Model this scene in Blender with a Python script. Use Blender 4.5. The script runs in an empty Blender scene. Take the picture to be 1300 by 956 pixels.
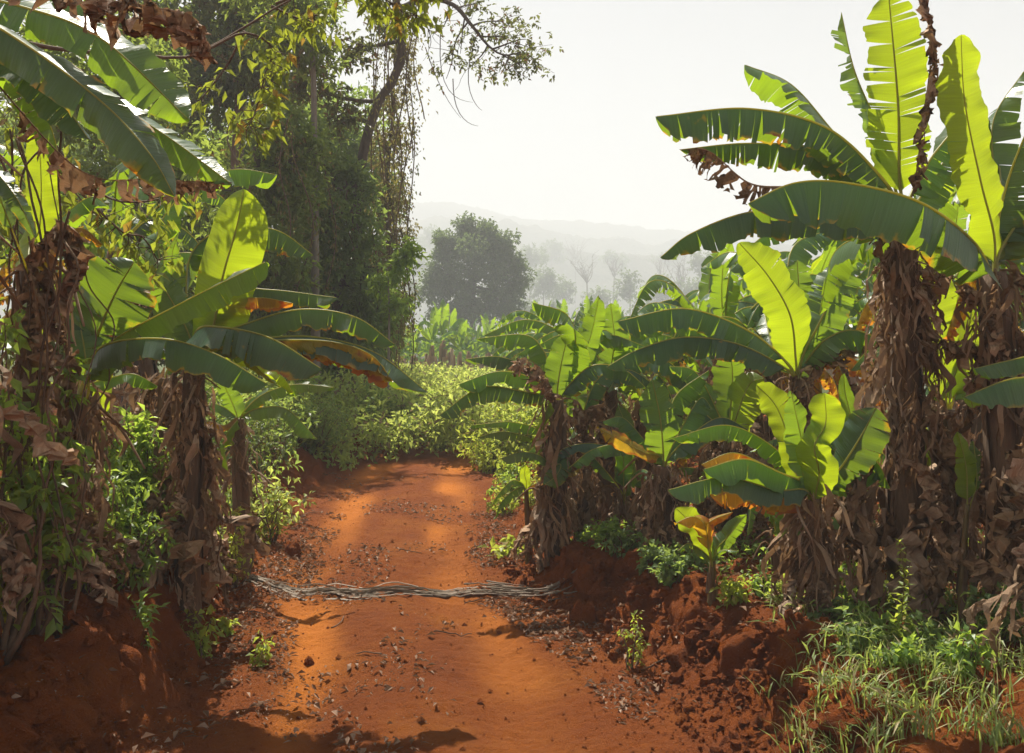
import bpy, math, random
import numpy as np
from mathutils import Vector
C = bpy.context.scene
COL = C.collection
F = 1264.0; H = 2.2; HZ = 400.0
R = math.radians
def P(px, py, Y): return np.array([(px-650.0)/F*Y, Y, H+(HZ-py)/F*Y])
rng = np.random.default_rng(7)
random.seed(7)

# ---------------------------------------------------------------- noise
def _hash(ix, iy, s):
    n = (ix.astype(np.int64)*374761393 + iy.astype(np.int64)*668265263 + s*1442695041) & 0x7fffffff
    n = (n ^ (n >> 13))*1274126177 & 0x7fffffff
    n = (n ^ (n >> 16)) & 0xffff
    return n/32767.5-1.0
def vnoise(x, y, s=0):
    ix = np.floor(x); iy = np.floor(y); fx = x-ix; fy = y-iy
    fx = fx*fx*fx*(fx*(fx*6-15)+10); fy = fy*fy*fy*(fy*(fy*6-15)+10)
    a = _hash(ix, iy, s); b = _hash(ix+1, iy, s); c = _hash(ix, iy+1, s); d = _hash(ix+1, iy+1, s)
    return (a*(1-fx)+b*fx)*(1-fy)+(c*(1-fx)+d*fx)*fy
def fbm(x, y, o=4, s=0, g=0.5):
    t = 0; a = 1; f = 1
    for i in range(o):
        t = t+a*vnoise(x*f+i*17.3, y*f-i*9.1, s+i*7); a *= g; f *= 2.03
    return t
def sst(a, b, x):
    t = np.clip((x-a)/(b-a), 0, 1); return t*t*(3-2*t)

# ---------------------------------------------------------------- terrain height
def xc(y):
    return np.interp(y, [0, 5, 6, 7, 8, 9.3, 11.1, 12.6, 14.3, 17, 22], [-.35, -.4, -.51, -.8, -1.08, -1.14, -1.2, -1.3, -1.3, -.9, .3])
def hw(y):
    return np.interp(y, [0, 5, 6, 7, 8, 9.3, 11.1, 12.6, 14.3, 17], [1.55, 1.5, 1.45, 1.3, 1.17, 1.2, 1.2, 1.2, 1.05, .6])
def height(x, y, detail=True):
    x = np.asarray(x, float); y = np.asarray(y, float)
    dx = x-xc(y); w = hw(y)
    wob = .13*vnoise(y*1.1, x*0+3, 5)+.08*vnoise(y*3.1, x*0+1, 6)
    dr = dx-w-wob; dl = -dx-w+wob
    near = 1-sst(14, 22, y)
    HL = np.interp(y, [0, 4, 6, 8, 12, 16], [.5, .52, .5, .42, .5, .5]); wl = np.interp(y, [0, 7, 9], [.42, .42, 1.3])
    HR = np.interp(y, [0, 5, 6, 7.5, 9, 12, 16], [.38, .39, .39, .28, .22, .25, .3])
    pr = sst(0, .62, dr); pl = sst(0, 1, (dl+.1)/(wl+.1))
    z = near*(HR*pr+HL*pl) + (1-near)*.0
    # lip of spoil along the right bank
    z = z+near*.13*np.exp(-((dr-.62)/.22)**2)*sst(5, 5.6, y+0*x)*(1-sst(7.2, 8.5, y))*(.6+.8*vnoise(x*1.6, y*1.6, 9))
    # mound at the near left
    z = z+.13*np.exp(-(((x+2.75)/.75)**2+((y-5.25)/.6)**2))
    z = z+.15*sst(0, 3, dl)*near
    # small spoil heap by the right edge of the track
    z = z+.16*np.exp(-(((x-.62)/.3)**2+((y-7.6)/.35)**2))+.08*np.exp(-(((x-1.2)/.3)**2+((y-6.9)/.2)**2))
    inn = 1-sst(-.25, .1, np.maximum(dr, dl))
    ruts = -.06*(np.exp(-((dx+.62)/.2)**2)+np.exp(-((dx-.55)/.2)**2))+.035*np.exp(-(dx/.28)**2)+.03*np.exp(-((dx+1.0)/.18)**2)
    z = z+near*inn*ruts*(1-.55*sst(8, 10.5, y))*.8
    z = z+.03*np.exp(-((y-6.9)/.55)**2)*inn
    # large relief
    z = z+np.interp(y, [-500, 0, 14, 30, 45, 70, 110, 200, 400, 600, 4000], [0, 0, 0, -.35, -.9, -3, -5, -12, -22, -24, -24])
    z = z+np.clip(-x-6, 0, 60)*.05
    if detail:
        bank = np.clip(1-inn, 0, 1)
        amp = .010+.06*np.clip(sst(0, .3, np.maximum(dr, dl)), 0, 1)
        z = z+amp*fbm(x*3.2, y*3.2, 4, 3)+.011*fbm(x*17, y*17, 3, 4)*near
        ed = np.exp(-((np.maximum(dr, dl)-.3)/.3)**2)
        z = z+near*ed*(.10*np.abs(fbm(x*4.5, y*4.5, 4, 8))+.05*fbm(x*11, y*9, 3, 12))
    far = sst(40, 200, y)
    z = z+near*.005*fbm(x*41, y*41, 3, 14)*(.4+.9*np.clip(fbm(x*1.7, y*1.7, 2, 15)+.4, 0, 1))
    z = z+far*1.2*fbm(x*.02, y*.02, 4, 11)
    return z
def hz(x, y): return float(height(np.array([x]), np.array([y]), True)[0])

# ---------------------------------------------------------------- mesh building
def link(name, me, parent=None, loc=None):
    o = bpy.data.objects.new(name, me); COL.objects.link(o)
    if parent is not None: o.parent = parent
    if loc is not None: o.location = loc
    return o
def mesh_np(name, V, faces, mats, uv=None, mi=None, smooth=True):
    """faces: list of int arrays (n,k); uv per vertex; mi list per face array"""
    me = bpy.data.meshes.new(name)
    V = np.asarray(V, np.float32)
    me.vertices.add(len(V)); me.vertices.foreach_set('co', V.ravel())
    faces = [np.asarray(f, np.int32) for f in faces]
    mis = mi if mi is not None else [0]*len(faces)
    keep = [(f, m) for f, m in zip(faces, mis) if len(f)]
    loops = np.concatenate([f.ravel() for f, m in keep])
    tot = np.concatenate([np.full(len(f), f.shape[1], np.int32) for f, m in keep])
    st = np.concatenate([[0], np.cumsum(tot)[:-1]]).astype(np.int32)
    mia = np.concatenate([np.broadcast_to(np.asarray(m, np.int32), (len(f),)) for f, m in keep]).astype(np.int32)
    me.loops.add(len(loops)); me.loops.foreach_set('vertex_index', loops)
    me.polygons.add(len(tot)); me.polygons.foreach_set('loop_start', st); me.polygons.foreach_set('loop_total', tot)
    for m in mats: me.materials.append(m)
    me.polygons.foreach_set('material_index', mia)
    me.polygons.foreach_set('use_smooth', np.full(len(tot), smooth))
    if uv is not None:
        ul = me.uv_layers.new(name='UVMap')
        ul.data.foreach_set('uv', np.asarray(uv, np.float32)[loops].ravel())
    me.update(calc_edges=True)
    return me
class MB:
    def __init__(s): s.V = []; s.F = []; s.M = []; s.U = []; s.n = 0
    def add(s, V, F, m=0, uv=None):
        V = np.asarray(V, float)
        for f in (F if isinstance(F, list) else [F]):
            s.F.append(np.asarray(f, np.int64)+s.n); s.M.append(m)
        s.V.append(V); s.U.append(np.zeros((len(V), 2)) if uv is None else np.asarray(uv, float)); s.n += len(V)
    def mesh(s, name, mats, smooth=True):
        return mesh_np(name, np.concatenate(s.V), s.F, mats, np.concatenate(s.U), s.M, smooth)
def tag(o, label=None, cat=None, group=None, kind=None):
    if label: o['label'] = label
    if cat: o['category'] = cat
    if group: o['group'] = group
    if kind: o['kind'] = kind
    return o
def empty(name, loc, label, cat, group=None, rz=0):
    o = bpy.data.objects.new(name, None); COL.objects.link(o)
    o.location = loc; o.rotation_euler = (0, 0, rz); o.empty_display_size = .2
    return tag(o, label, cat, group)
def unit(a):
    return a/np.maximum(np.linalg.norm(a, axis=-1, keepdims=True), 1e-9)
def spline(pts, n):
    """Catmull-Rom through pts, n samples equally spaced by arc length"""
    p = np.asarray(pts, float)
    if len(p) == 2: p = np.array([p[0], (p[0]+p[1])/2, p[1]])
    q = np.vstack([2*p[0]-p[1], p, 2*p[-1]-p[-2]])
    out = []
    for i in range(1, len(q)-2):
        t = np.linspace(0, 1, 16, endpoint=False)[:, None]
        out.append(.5*((2*q[i])+(-q[i-1]+q[i+1])*t+(2*q[i-1]-5*q[i]+4*q[i+1]-q[i+2])*t*t+(-q[i-1]+3*q[i]-3*q[i+1]+q[i+2])*t**3))
    out.append(q[-2][None]); o = np.vstack(out)
    L = np.concatenate([[0], np.cumsum(np.linalg.norm(np.diff(o, axis=0), axis=1))])
    s = np.linspace(0, L[-1], n)
    return np.stack([np.interp(s, L, o[:, k]) for k in range(3)], 1), L[-1]
def tube_geo(pts, rad, sides=6, squash=None):
    p = np.asarray(pts, float); n = len(p); rad = np.broadcast_to(np.asarray(rad, float), (n,))
    T = unit(np.gradient(p, axis=0))
    ref = np.array([.31, .95, .05]) if abs(T[0][2]) > .6 else np.array([0, 0, 1.])
    A = unit(np.cross(T, ref)); B = np.cross(T, A)
    a = np.linspace(0, 2*np.pi, sides, endpoint=False)
    V = p[:, None, :]+rad[:, None, None]*(np.cos(a)[None, :, None]*A[:, None, :]+np.sin(a)[None, :, None]*B[:, None, :])
    idx = np.arange(n*sides).reshape(n, sides)
    q = np.stack([idx[:-1], np.roll(idx[:-1], -1, 1), np.roll(idx[1:], -1, 1), idx[1:]], -1).reshape(-1, 4)
    uv = np.stack([np.repeat(np.linspace(0, 1, n), sides), np.tile(np.linspace(0, 1, sides), n)], 1)
    caps = [idx[0][::-1][None], idx[-1][None]]
    return V.reshape(-1, 3), [q]+caps, uv

# ---------------------------------------------------------------- materials
def newmat(name):
    m = bpy.data.materials.new(name); m.use_nodes = True
    nt = m.node_tree; nt.nodes.clear()
    return m, nt, nt.nodes.new('ShaderNodeOutputMaterial')
def N(nt, t, **kw):
    n = nt.nodes.new(t)
    for k, v in kw.items():
        if k.startswith('i_'): n.inputs[int(k[2:]) if k[2:].isdigit() else k[2:].replace('_', ' ')].default_value = v
        else: setattr(n, k, v)
    return n
def ramp(nt, fac, stops):
    r = nt.nodes.new('ShaderNodeValToRGB'); e = r.color_ramp.elements
    e[0].position, e[0].color = stops[0][0], (*stops[0][1], 1)
    e[1].position, e[1].color = stops[1][0], (*stops[1][1], 1)
    for p, c in stops[2:]:
        x = e.new(p); x.color = (*c, 1)
    nt.links.new(fac, r.inputs[0]); return r.outputs[0]
def mixc(nt, fac, a, b, mode='MIX'):
    m = nt.nodes.new('ShaderNodeMix'); m.data_type = 'RGBA'; m.blend_type = mode
    for s, v in ((0, fac), (6, a), (7, b)):
        if isinstance(v, (int, float)): m.inputs[s].default_value = v
        elif isinstance(v, tuple): m.inputs[s].default_value = (*v, 1)
        else: nt.links.new(v, m.inputs[s])
    return m.outputs[2]
def math_(nt, op, a, b=0.0, c=None):
    m = nt.nodes.new('ShaderNodeMath'); m.operation = op
    for s, v in ((0, a), (1, b), (2, c)):
        if v is None: continue
        if isinstance(v, (int, float)): m.inputs[s].default_value = v
        else: nt.links.new(v, m.inputs[s])
    return m.outputs[0]
def noise(nt, scale, detail=4, vec=None, rough=.55):
    n = N(nt, 'ShaderNodeTexNoise'); n.inputs['Scale'].default_value = scale; n.inputs['Detail'].default_value = detail
    n.inputs['Roughness'].default_value = rough
    if vec is not None: nt.links.new(vec, n.inputs['Vector'])
    return n.outputs['Fac']
def bump(nt, h, strength, dist):
    b = N(nt, 'ShaderNodeBump'); b.inputs['Strength'].default_value = strength; b.inputs['Distance'].default_value = dist
    nt.links.new(h, b.inputs['Height']); return b.outputs[0]
def leafy(nt, out, col, tcol, rough=.45, tf=.4, nrm=None, spec=.5):
    p = N(nt, 'ShaderNodeBsdfPrincipled'); p.inputs['Roughness'].default_value = rough
    p.inputs['Specular IOR Level'].default_value = spec
    t = N(nt, 'ShaderNodeBsdfTranslucent'); mx = N(nt, 'ShaderNodeMixShader')
    for s, v in ((p.inputs['Base Color'], col), (t.inputs['Color'], tcol)):
        if isinstance(v, tuple): s.default_value = (*v, 1)
        else: nt.links.new(v, s)
    if isinstance(tf, (int, float)): mx.inputs[0].default_value = tf
    else: nt.links.new(tf, mx.inputs[0])
    if nrm is not None:
        nt.links.new(nrm, p.inputs['Normal'])
    nt.links.new(p.outputs[0], mx.inputs[1]); nt.links.new(t.outputs[0], mx.inputs[2]); nt.links.new(mx.outputs[0], out.inputs[0])

def banana_mat(name, green, trans, tf=.5, dry=0.0, edge=.0, rough=.32, drycol=((.36, .13, .02), (.12, .045, .015)), tdry=(.75, .28, .02)):
    """uv.x along the blade (metres*10), uv.y = distance from midrib 0..1"""
    m, nt, out = newmat(name)
    uv = N(nt, 'ShaderNodeUVMap'); sep = N(nt, 'ShaderNodeSeparateXYZ'); nt.links.new(uv.outputs[0], sep.inputs[0])
    oi = N(nt, 'ShaderNodeObjectInfo')
    tc = N(nt, 'ShaderNodeTexCoord')
    # fine side veins
    mp = N(nt, 'ShaderNodeMapping'); nt.links.new(uv.outputs[0], mp.inputs[0]); mp.inputs['Scale'].default_value = (9, .5, 1)
    v1 = noise(nt, 1.0, 3, mp.outputs[0], .7)
    mp2 = N(nt, 'ShaderNodeMapping'); nt.links.new(uv.outputs[0], mp2.inputs[0]); mp2.inputs['Scale'].default_value = (1.5, .35, 1)
    v2 = noise(nt, 1.0, 3, mp2.outputs[0], .6)
    big = noise(nt, 4.0, 4, tc.outputs['Object'])
    rnd = oi.outputs['Random']
    g2 = tuple(c*1.75 for c in green); g3 = tuple(c*.5 for c in green)
    col = mixc(nt, v1, g3, g2)
    col = mixc(nt, math_(nt, 'MULTIPLY', v2, .5), col, (green[0]*1.9, green[1]*1.6, green[2]*1.1))
    hs = N(nt, 'ShaderNodeHueSaturation'); nt.links.new(col, hs.inputs['Color'])
    nt.links.new(math_(nt, 'MULTIPLY_ADD', rnd, .05, .475), hs.inputs['Hue'])
    nt.links.new(math_(nt, 'MULTIPLY_ADD', rnd, .5, .75), hs.inputs['Value'])
    col = hs.outputs[0]
    t3 = tuple(c*.45 for c in trans)
    tcol = mixc(nt, v1, t3, trans); tcol = mixc(nt, math_(nt, 'MULTIPLY', v2, .45), tcol, (trans[0]*.75, trans[1]*.85, trans[2]))
    # drying: spots and edge
    spots = N(nt, 'ShaderNodeTexNoise'); spots.inputs['Scale'].default_value = 9; spots.inputs['Detail'].default_value = 3
    nt.links.new(tc.outputs['Object'], spots.inputs['Vector'])
    e = math_(nt, 'POWER', sep.outputs[1], 5.0)
    s = math_(nt, 'ADD', spots.outputs['Fac'], math_(nt, 'MULTIPLY', e, .12+edge))
    s = math_(nt, 'ADD', s, dry)
    cut = N(nt, 'ShaderNodeMapRange'); nt.links.new(s, cut.inputs[0])
    cut.inputs[1].default_value = .72; cut.inputs[2].default_value = .8
    dcol = mixc(nt, v2, drycol[0], drycol[1])
    yel = N(nt, 'ShaderNodeMapRange'); nt.links.new(s, yel.inputs[0]); yel.inputs[1].default_value = .62; yel.inputs[2].default_value = .76
    col = mixc(nt, yel.outputs[0], col, (.45, .30, .02)); tcol = mixc(nt, yel.outputs[0], tcol, (.9, .55, .03))
    col = mixc(nt, cut.outputs[0], col, dcol); tcol = mixc(nt, cut.outputs[0], tcol, tdry)
    # pale pinkish underside line next to the rib
    rib = N(nt, 'ShaderNodeMapRange'); nt.links.new(sep.outputs[1], rib.inputs[0]); rib.inputs[1].default_value = .05; rib.inputs[2].default_value = 0
    col = mixc(nt, math_(nt, 'MULTIPLY', rib.outputs[0], .6), col, (.30, .34, .08))
    h = math_(nt, 'ADD', math_(nt, 'MULTIPLY', v1, .35), v2)
    leafy(nt, out, col, tcol, rough, tf, bump(nt, h, .55, .02))
    return m
def foliage_mat(name, c0, c1, trans, tf=.35, rough=.5, odd=None, spec=.4):
    m, nt, out = newmat(name)
    g = N(nt, 'ShaderNodeNewGeometry'); r = g.outputs['Random Per Island']
    col = mixc(nt, r, c0, c1)
    r2 = math_(nt, 'FRACT', math_(nt, 'MULTIPLY', r, 37.7))
    tcol = mixc(nt, r2, tuple(c*.6 for c in trans), trans)
    if odd:
        k = math_(nt, 'GREATER_THAN', math_(nt, 'FRACT', math_(nt, 'MULTIPLY', r, 91.3)), 1-odd[0])
        col = mixc(nt, k, col, odd[1]); tcol = mixc(nt, k, tcol, odd[1])
    leafy(nt, out, col, tcol, rough, tf, None, spec)
    return m
def bark_mat(name, a, b, sc=(6, 6, 1.2), rough=.9, bs=.6):
    m, nt, out = newmat(name)
    tc = N(nt, 'ShaderNodeTexCoord'); mp = N(nt, 'ShaderNodeMapping'); mp.inputs['Scale'].default_value = sc
    nt.links.new(tc.outputs['Object'], mp.inputs[0])
    f = noise(nt, 3, 6, mp.outputs[0], .7); f2 = noise(nt, 1.5, 3, tc.outputs['Object'])
    oi = N(nt, 'ShaderNodeObjectInfo')
    col = ramp(nt, f, [(.3, a), (.7, b)]); col = mixc(nt, math_(nt, 'MULTIPLY', f2, .5), col, tuple(c*.4 for c in a))
    hs = N(nt, 'ShaderNodeHueSaturation'); nt.links.new(col, hs.inputs['Color'])
    nt.links.new(math_(nt, 'MULTIPLY_ADD', oi.outputs['Random'], .5, .75), hs.inputs['Value'])
    p = N(nt, 'ShaderNodeBsdfPrincipled'); p.inputs['Roughness'].default_value = rough
    nt.links.new(hs.outputs[0], p.inputs['Base Color']); nt.links.new(bump(nt, f, bs, .03), p.inputs['Normal'])
    nt.links.new(p.outputs[0], out.inputs[0]); return m
def dry_mat(name, a, b, c, trans, tf=.22):
    m, nt, out = newmat(name)
    uv = N(nt, 'ShaderNodeUVMap'); mp = N(nt, 'ShaderNodeMapping'); nt.links.new(uv.outputs[0], mp.inputs[0]); mp.inputs['Scale'].default_value = (1, 7, 1)
    tc = N(nt, 'ShaderNodeTexCoord'); oi = N(nt, 'ShaderNodeObjectInfo')
    f = noise(nt, 3, 5, mp.outputs[0], .7); f2 = noise(nt, 7, 4, tc.outputs['Object'])
    col = ramp(nt, f, [(.3, a), (.55, b), (.75, c)]); col = mixc(nt, math_(nt, 'MULTIPLY', f2, .7), col, tuple(x*.35 for x in a))
    hs = N(nt, 'ShaderNodeHueSaturation'); nt.links.new(col, hs.inputs['Color'])
    g = N(nt, 'ShaderNodeNewGeometry')
    rr = math_(nt, 'FRACT', math_(nt, 'ADD', oi.outputs['Random'], g.outputs['Random Per Island']))
    nt.links.new(math_(nt, 'MULTIPLY_ADD', rr, .9, .55), hs.inputs['Value'])
    nt.links.new(math_(nt, 'MULTIPLY_ADD', rr, -.35, 1.1), hs.inputs['Saturation'])
    leafy(nt, out, hs.outputs[0], mixc(nt, f, trans, tuple(x*.3 for x in trans)), .75, tf, bump(nt, f, .8, .02), .25)
    return m
MAT = {}
MAT['leaf'] = banana_mat('banana_leaf_green', (.036, .092, .050), (.54, .78, .03), .40, -.11, .05)
MAT['leaf_old'] = banana_mat('banana_leaf_mature', (.030, .078, .058), (.44, .64, .03), .32, -.085, .14)
MAT['leaf_young'] = banana_mat('banana_leaf_young', (.09, .17, .02), (.66, .80, .02), .55, -.12)
MAT['leaf_turn'] = banana_mat('banana_leaf_turning', (.20, .15, .02), (.85, .50, .02), .5, .13, .25)
def rib_mat():
    m, nt, out = newmat('leaf_midrib'); leafy(nt, out, (.28, .30, .08), (.80, .72, .10), .4, .45); return m
MAT['rib'] = rib_mat()
MAT['petiole'] = bark_mat('leaf_petiole', (.16, .17, .04), (.26, .14, .05), (3, 3, 3), .5, .2)
MAT['dry'] = dry_mat('dry_banana_leaf', (.38, .21, .10), (.66, .41, .23), (.85, .66, .46), (.46, .27, .13), .25)
MAT['dry_dark'] = dry_mat('dry_banana_leaf_dark', (.26, .15, .08), (.48, .31, .18), (.66, .49, .33), (.34, .18, .08), .22)
MAT['stem'] = bark_mat('pseudostem_bark', (.12, .075, .045), (.28, .18, .11), (14, 14, 1.5), .8, .8)
MAT['stem_green'] = bark_mat('pseudostem_green', (.10, .10, .025), (.22, .10, .04), (14, 14, 1.5), .55, .4)
MAT['bark'] = bark_mat('tree_bark', (.08, .06, .045), (.17, .13, .10))
MAT['bark_pale'] = bark_mat('pale_bark', (.20, .17, .14), (.36, .32, .27))
MAT['twig'] = bark_mat('twig_bark', (.10, .065, .04), (.20, .13, .08), (3, 3, 3))
MAT['f_dark'] = foliage_mat('foliage_forest', (.06, .115, .035), (.15, .21, .065), (.52, .66, .10), .42, .5, (.03, (.16, .11, .03)))
MAT['f_dark2'] = foliage_mat('foliage_creeper', (.06, .12, .045), (.14, .21, .075), (.46, .62, .11), .42, .4)
MAT['f_olive'] = foliage_mat('foliage_olive', (.05, .065, .02), (.09, .10, .03), (.32, .36, .06), .36, .5, (.10, (.22, .12, .05)))
MAT['f_mid'] = foliage_mat('foliage_shrub', (.07, .145, .04), (.15, .25, .065), (.58, .78, .09), .48, .42)
MAT['f_yel'] = foliage_mat('foliage_yellow_green', (.12, .20, .03), (.25, .31, .05), (.76, .86, .10), .48, .5, (.08, (.30, .24, .05)))
MAT['f_field'] = foliage_mat('foliage_field', (.15, .23, .05), (.28, .35, .09), (.78, .88, .18), .5, .6, (.12, (.20, .15, .07)))
MAT['f_round'] = foliage_mat('foliage_round_tree', (.04, .075, .03), (.085, .13, .045), (.30, .42, .10), .34, .5)
MAT['f_dryish'] = foliage_mat('foliage_brown_vine', (.10, .10, .035), (.20, .15, .06), (.45, .40, .10), .4, .6)
MAT['grass'] = foliage_mat('grass_blades', (.08, .15, .035), (.24, .31, .09), (.60, .72, .14), .42, .5, (.16, (.42, .36, .18)))
MAT['litter'] = dry_mat('fallen_leaf_litter', (.20, .10, .055), (.38, .23, .14), (.60, .45, .32), (.4, .2, .08), .12)

MAT['f_dusty'] = foliage_mat('foliage_dusty_green', (.09, .16, .06), (.17, .25, .09), (.5, .66, .12), .42, .6)
MAT['stalk'] = dry_mat('dry_stalk_fibre', (.26, .18, .12), (.46, .36, .27), (.68, .58, .47), (.4, .3, .2), .1)
def soil_mat():
    m, nt, out = newmat('red_soil')
    tc = N(nt, 'ShaderNodeTexCoord'); v = tc.outputs['Object']
    a = noise(nt, 1.3, 6, v, .6); b = noise(nt, 26, 9, v, .78); c = noise(nt, 110, 4, v, .75)
    col = ramp(nt, a, [(.32, (.34, .082, .011)), (.5, (.45, .110, .009)), (.68, (.56, .165, .014))])
    col = mixc(nt, math_(nt, 'MULTIPLY', b, .75), col, (.14, .042, .016))
    vo = N(nt, 'ShaderNodeTexVoronoi'); vo.inputs['Scale'].default_value = 38; nt.links.new(v, vo.inputs['Vector'])
    k = math_(nt, 'LESS_THAN', vo.outputs['Distance'], .13)
    col = mixc(nt, math_(nt, 'MULTIPLY', k, .45), col, (.42, .24, .14))
    col = mixc(nt, math_(nt, 'MULTIPLY', c, .35), col, (.10, .03, .012))
    wa = N(nt, 'ShaderNodeAttribute'); wa.attribute_name = 'wear'; wear = wa.outputs['Fac']
    col = mixc(nt, math_(nt, 'MULTIPLY', wear, .6), col, (.64, .21, .026))
    # tyre tread marks: crosswise wave in the two wheel tracks (worn shape, real relief)
    w = N(nt, 'ShaderNodeTexWave'); w.wave_type = 'BANDS'; w.bands_direction = 'Y'
    w.inputs['Scale'].default_value = 3.2; w.inputs['Distortion'].default_value = 3.0; w.inputs['Detail'].default_value = 3
    nt.links.new(v, w.inputs['Vector'])
    sx = N(nt, 'ShaderNodeSeparateXYZ'); nt.links.new(v, sx.inputs[0])
    hgt = math_(nt, 'ADD', math_(nt, 'MULTIPLY', b, 1.0), math_(nt, 'MULTIPLY', c, .7))
    hgt = math_(nt, 'ADD', hgt, math_(nt, 'MULTIPLY', w.outputs['Fac'], .12))
    # beyond the plantation the ground is grown over with green
    fy = N(nt, 'ShaderNodeMapRange'); nt.links.new(sx.outputs[1], fy.inputs[0]); fy.inputs[1].default_value = 26; fy.inputs[2].default_value = 34
    g = mixc(nt, a, (.05, .08, .02), (.12, .14, .04))
    col = mixc(nt, fy.outputs[0], col, g)
    p = N(nt, 'ShaderNodeBsdfPrincipled'); p.inputs['Roughness'].default_value = .95; p.inputs['Specular IOR Level'].default_value = .15
    nt.links.new(col, p.inputs['Base Color']); nt.links.new(bump(nt, math_(nt, 'MULTIPLY', hgt, math_(nt, 'MULTIPLY_ADD', wear, -.55, 1.0)), 1.0, .06), p.inputs['Normal'])
    nt.links.new(p.outputs[0], out.inputs[0]); return m
MAT['soil'] = soil_mat()
def hill_mat():
    m, nt, out = newmat('forested_hill')
    tc = N(nt, 'ShaderNodeTexCoord'); v = tc.outputs['Object']
    a = noise(nt, .02, 6, v, .65); b = noise(nt, .15, 5, v, .7)
    col = ramp(nt, a, [(.35, (.035, .055, .02)), (.65, (.13, .12, .06))]); col = mixc(nt, b, col, (.02, .035, .012))
    p = N(nt, 'ShaderNodeBsdfPrincipled'); p.inputs['Roughness'].default_value = .95
    nt.links.new(col, p.inputs['Base Color']); nt.links.new(bump(nt, b, 1, 4), p.inputs['Normal'])
    nt.links.new(p.outputs[0], out.inputs[0]); return m
MAT['hill'] = hill_mat()

# ---------------------------------------------------------------- world, sun, camera, haze
SUN_AZ, SUN_EL = -18.0, 54.0
w = bpy.data.worlds.new('World'); C.world = w; w.use_nodes = True
nt = w.node_tree; nt.nodes.clear()
sky = nt.nodes.new('ShaderNodeTexSky'); sky.sky_type = 'NISHITA'; sky.sun_disc = False
sky.sun_elevation = R(SUN_EL); sky.sun_rotation = R(SUN_AZ); sky.dust_density = 1; sky.air_density = 1.2; sky.ozone_density = 1.0
bg = nt.nodes.new('ShaderNodeBackground'); bg.inputs[1].default_value = .05
hsv = nt.nodes.new('ShaderNodeHueSaturation'); hsv.inputs['Saturation'].default_value = .12
wo = nt.nodes.new('ShaderNodeOutputWorld')
nt.links.new(sky.outputs[0], hsv.inputs['Color']); nt.links.new(hsv.outputs[0], bg.inputs[0]); nt.links.new(bg.outputs[0], wo.inputs[0])
sl = bpy.data.lights.new('sun', 'SUN'); sl.energy = 5.0; sl.angle = R(.6); sl.color = (1, .93, .80)
so = bpy.data.objects.new('sun', sl); COL.objects.link(so)
sd = Vector((math.sin(R(SUN_AZ))*math.cos(R(SUN_EL)), math.cos(R(SUN_AZ))*math.cos(R(SUN_EL)), math.sin(R(SUN_EL))))
so.rotation_euler = sd.to_track_quat('Z', 'Y').to_euler(); so.location = (0, 0, 20)
cam = bpy.data.cameras.new('camera'); co = bpy.data.objects.new('camera', cam); COL.objects.link(co)
co.location = (0, 0, H); co.rotation_euler = (R(90), 0, 0)
cam.sensor_width = 36; cam.lens = 36*F/1300; cam.shift_y = -78/1300; cam.clip_end = 9000; cam.clip_start = .05
C.camera = co
vs = C.view_settings; vs.view_transform = 'Standard'; vs.look = 'None'; vs.gamma = 1; vs.exposure = 1.09
cy = C.cycles; cy.use_denoising = True; cy.max_bounces = 8; cy.diffuse_bounces = 5; cy.transmission_bounces = 6
cy.glossy_bounces = 2; cy.volume_bounces = 1; cy.transparent_max_bounces = 8; cy.caustics_reflective = False; cy.caustics_refractive = False
cy.sample_clamp_indirect = 6; cy.use_adaptive_sampling = True; cy.adaptive_threshold = .02
try: cy.denoiser = 'OPENIMAGEDENOISE'
except Exception: pass
HAZE = .0021
def haze():
    mb = MB(); x0, x1, y0, y1, z0, z1 = -1400, 1400, -60, 1500, -50, 112
    V = [(x, y, z) for z in (z0, z1) for y in (y0, y1) for x in (x0, x1)]
    mb.add(V, np.array([[0, 2, 3, 1], [4, 5, 7, 6], [0, 1, 5, 4], [2, 6, 7, 3], [0, 4, 6, 2], [1, 3, 7, 5]]))
    m, nt, out = newmat('haze_air')
    v = nt.nodes.new('ShaderNodeVolumePrincipled'); v.inputs['Color'].default_value = (.91, .94, 1.0, 1)
    v.inputs['Density'].default_value = HAZE; v.inputs['Anisotropy'].default_value = 0
    nt.links.new(v.outputs[0], out.inputs['Volume'])
    o = link('haze', mb.mesh('haze', [m], False)); tag(o, 'pale haze hanging over the valley and hills', None, None, 'stuff')
haze()

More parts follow.
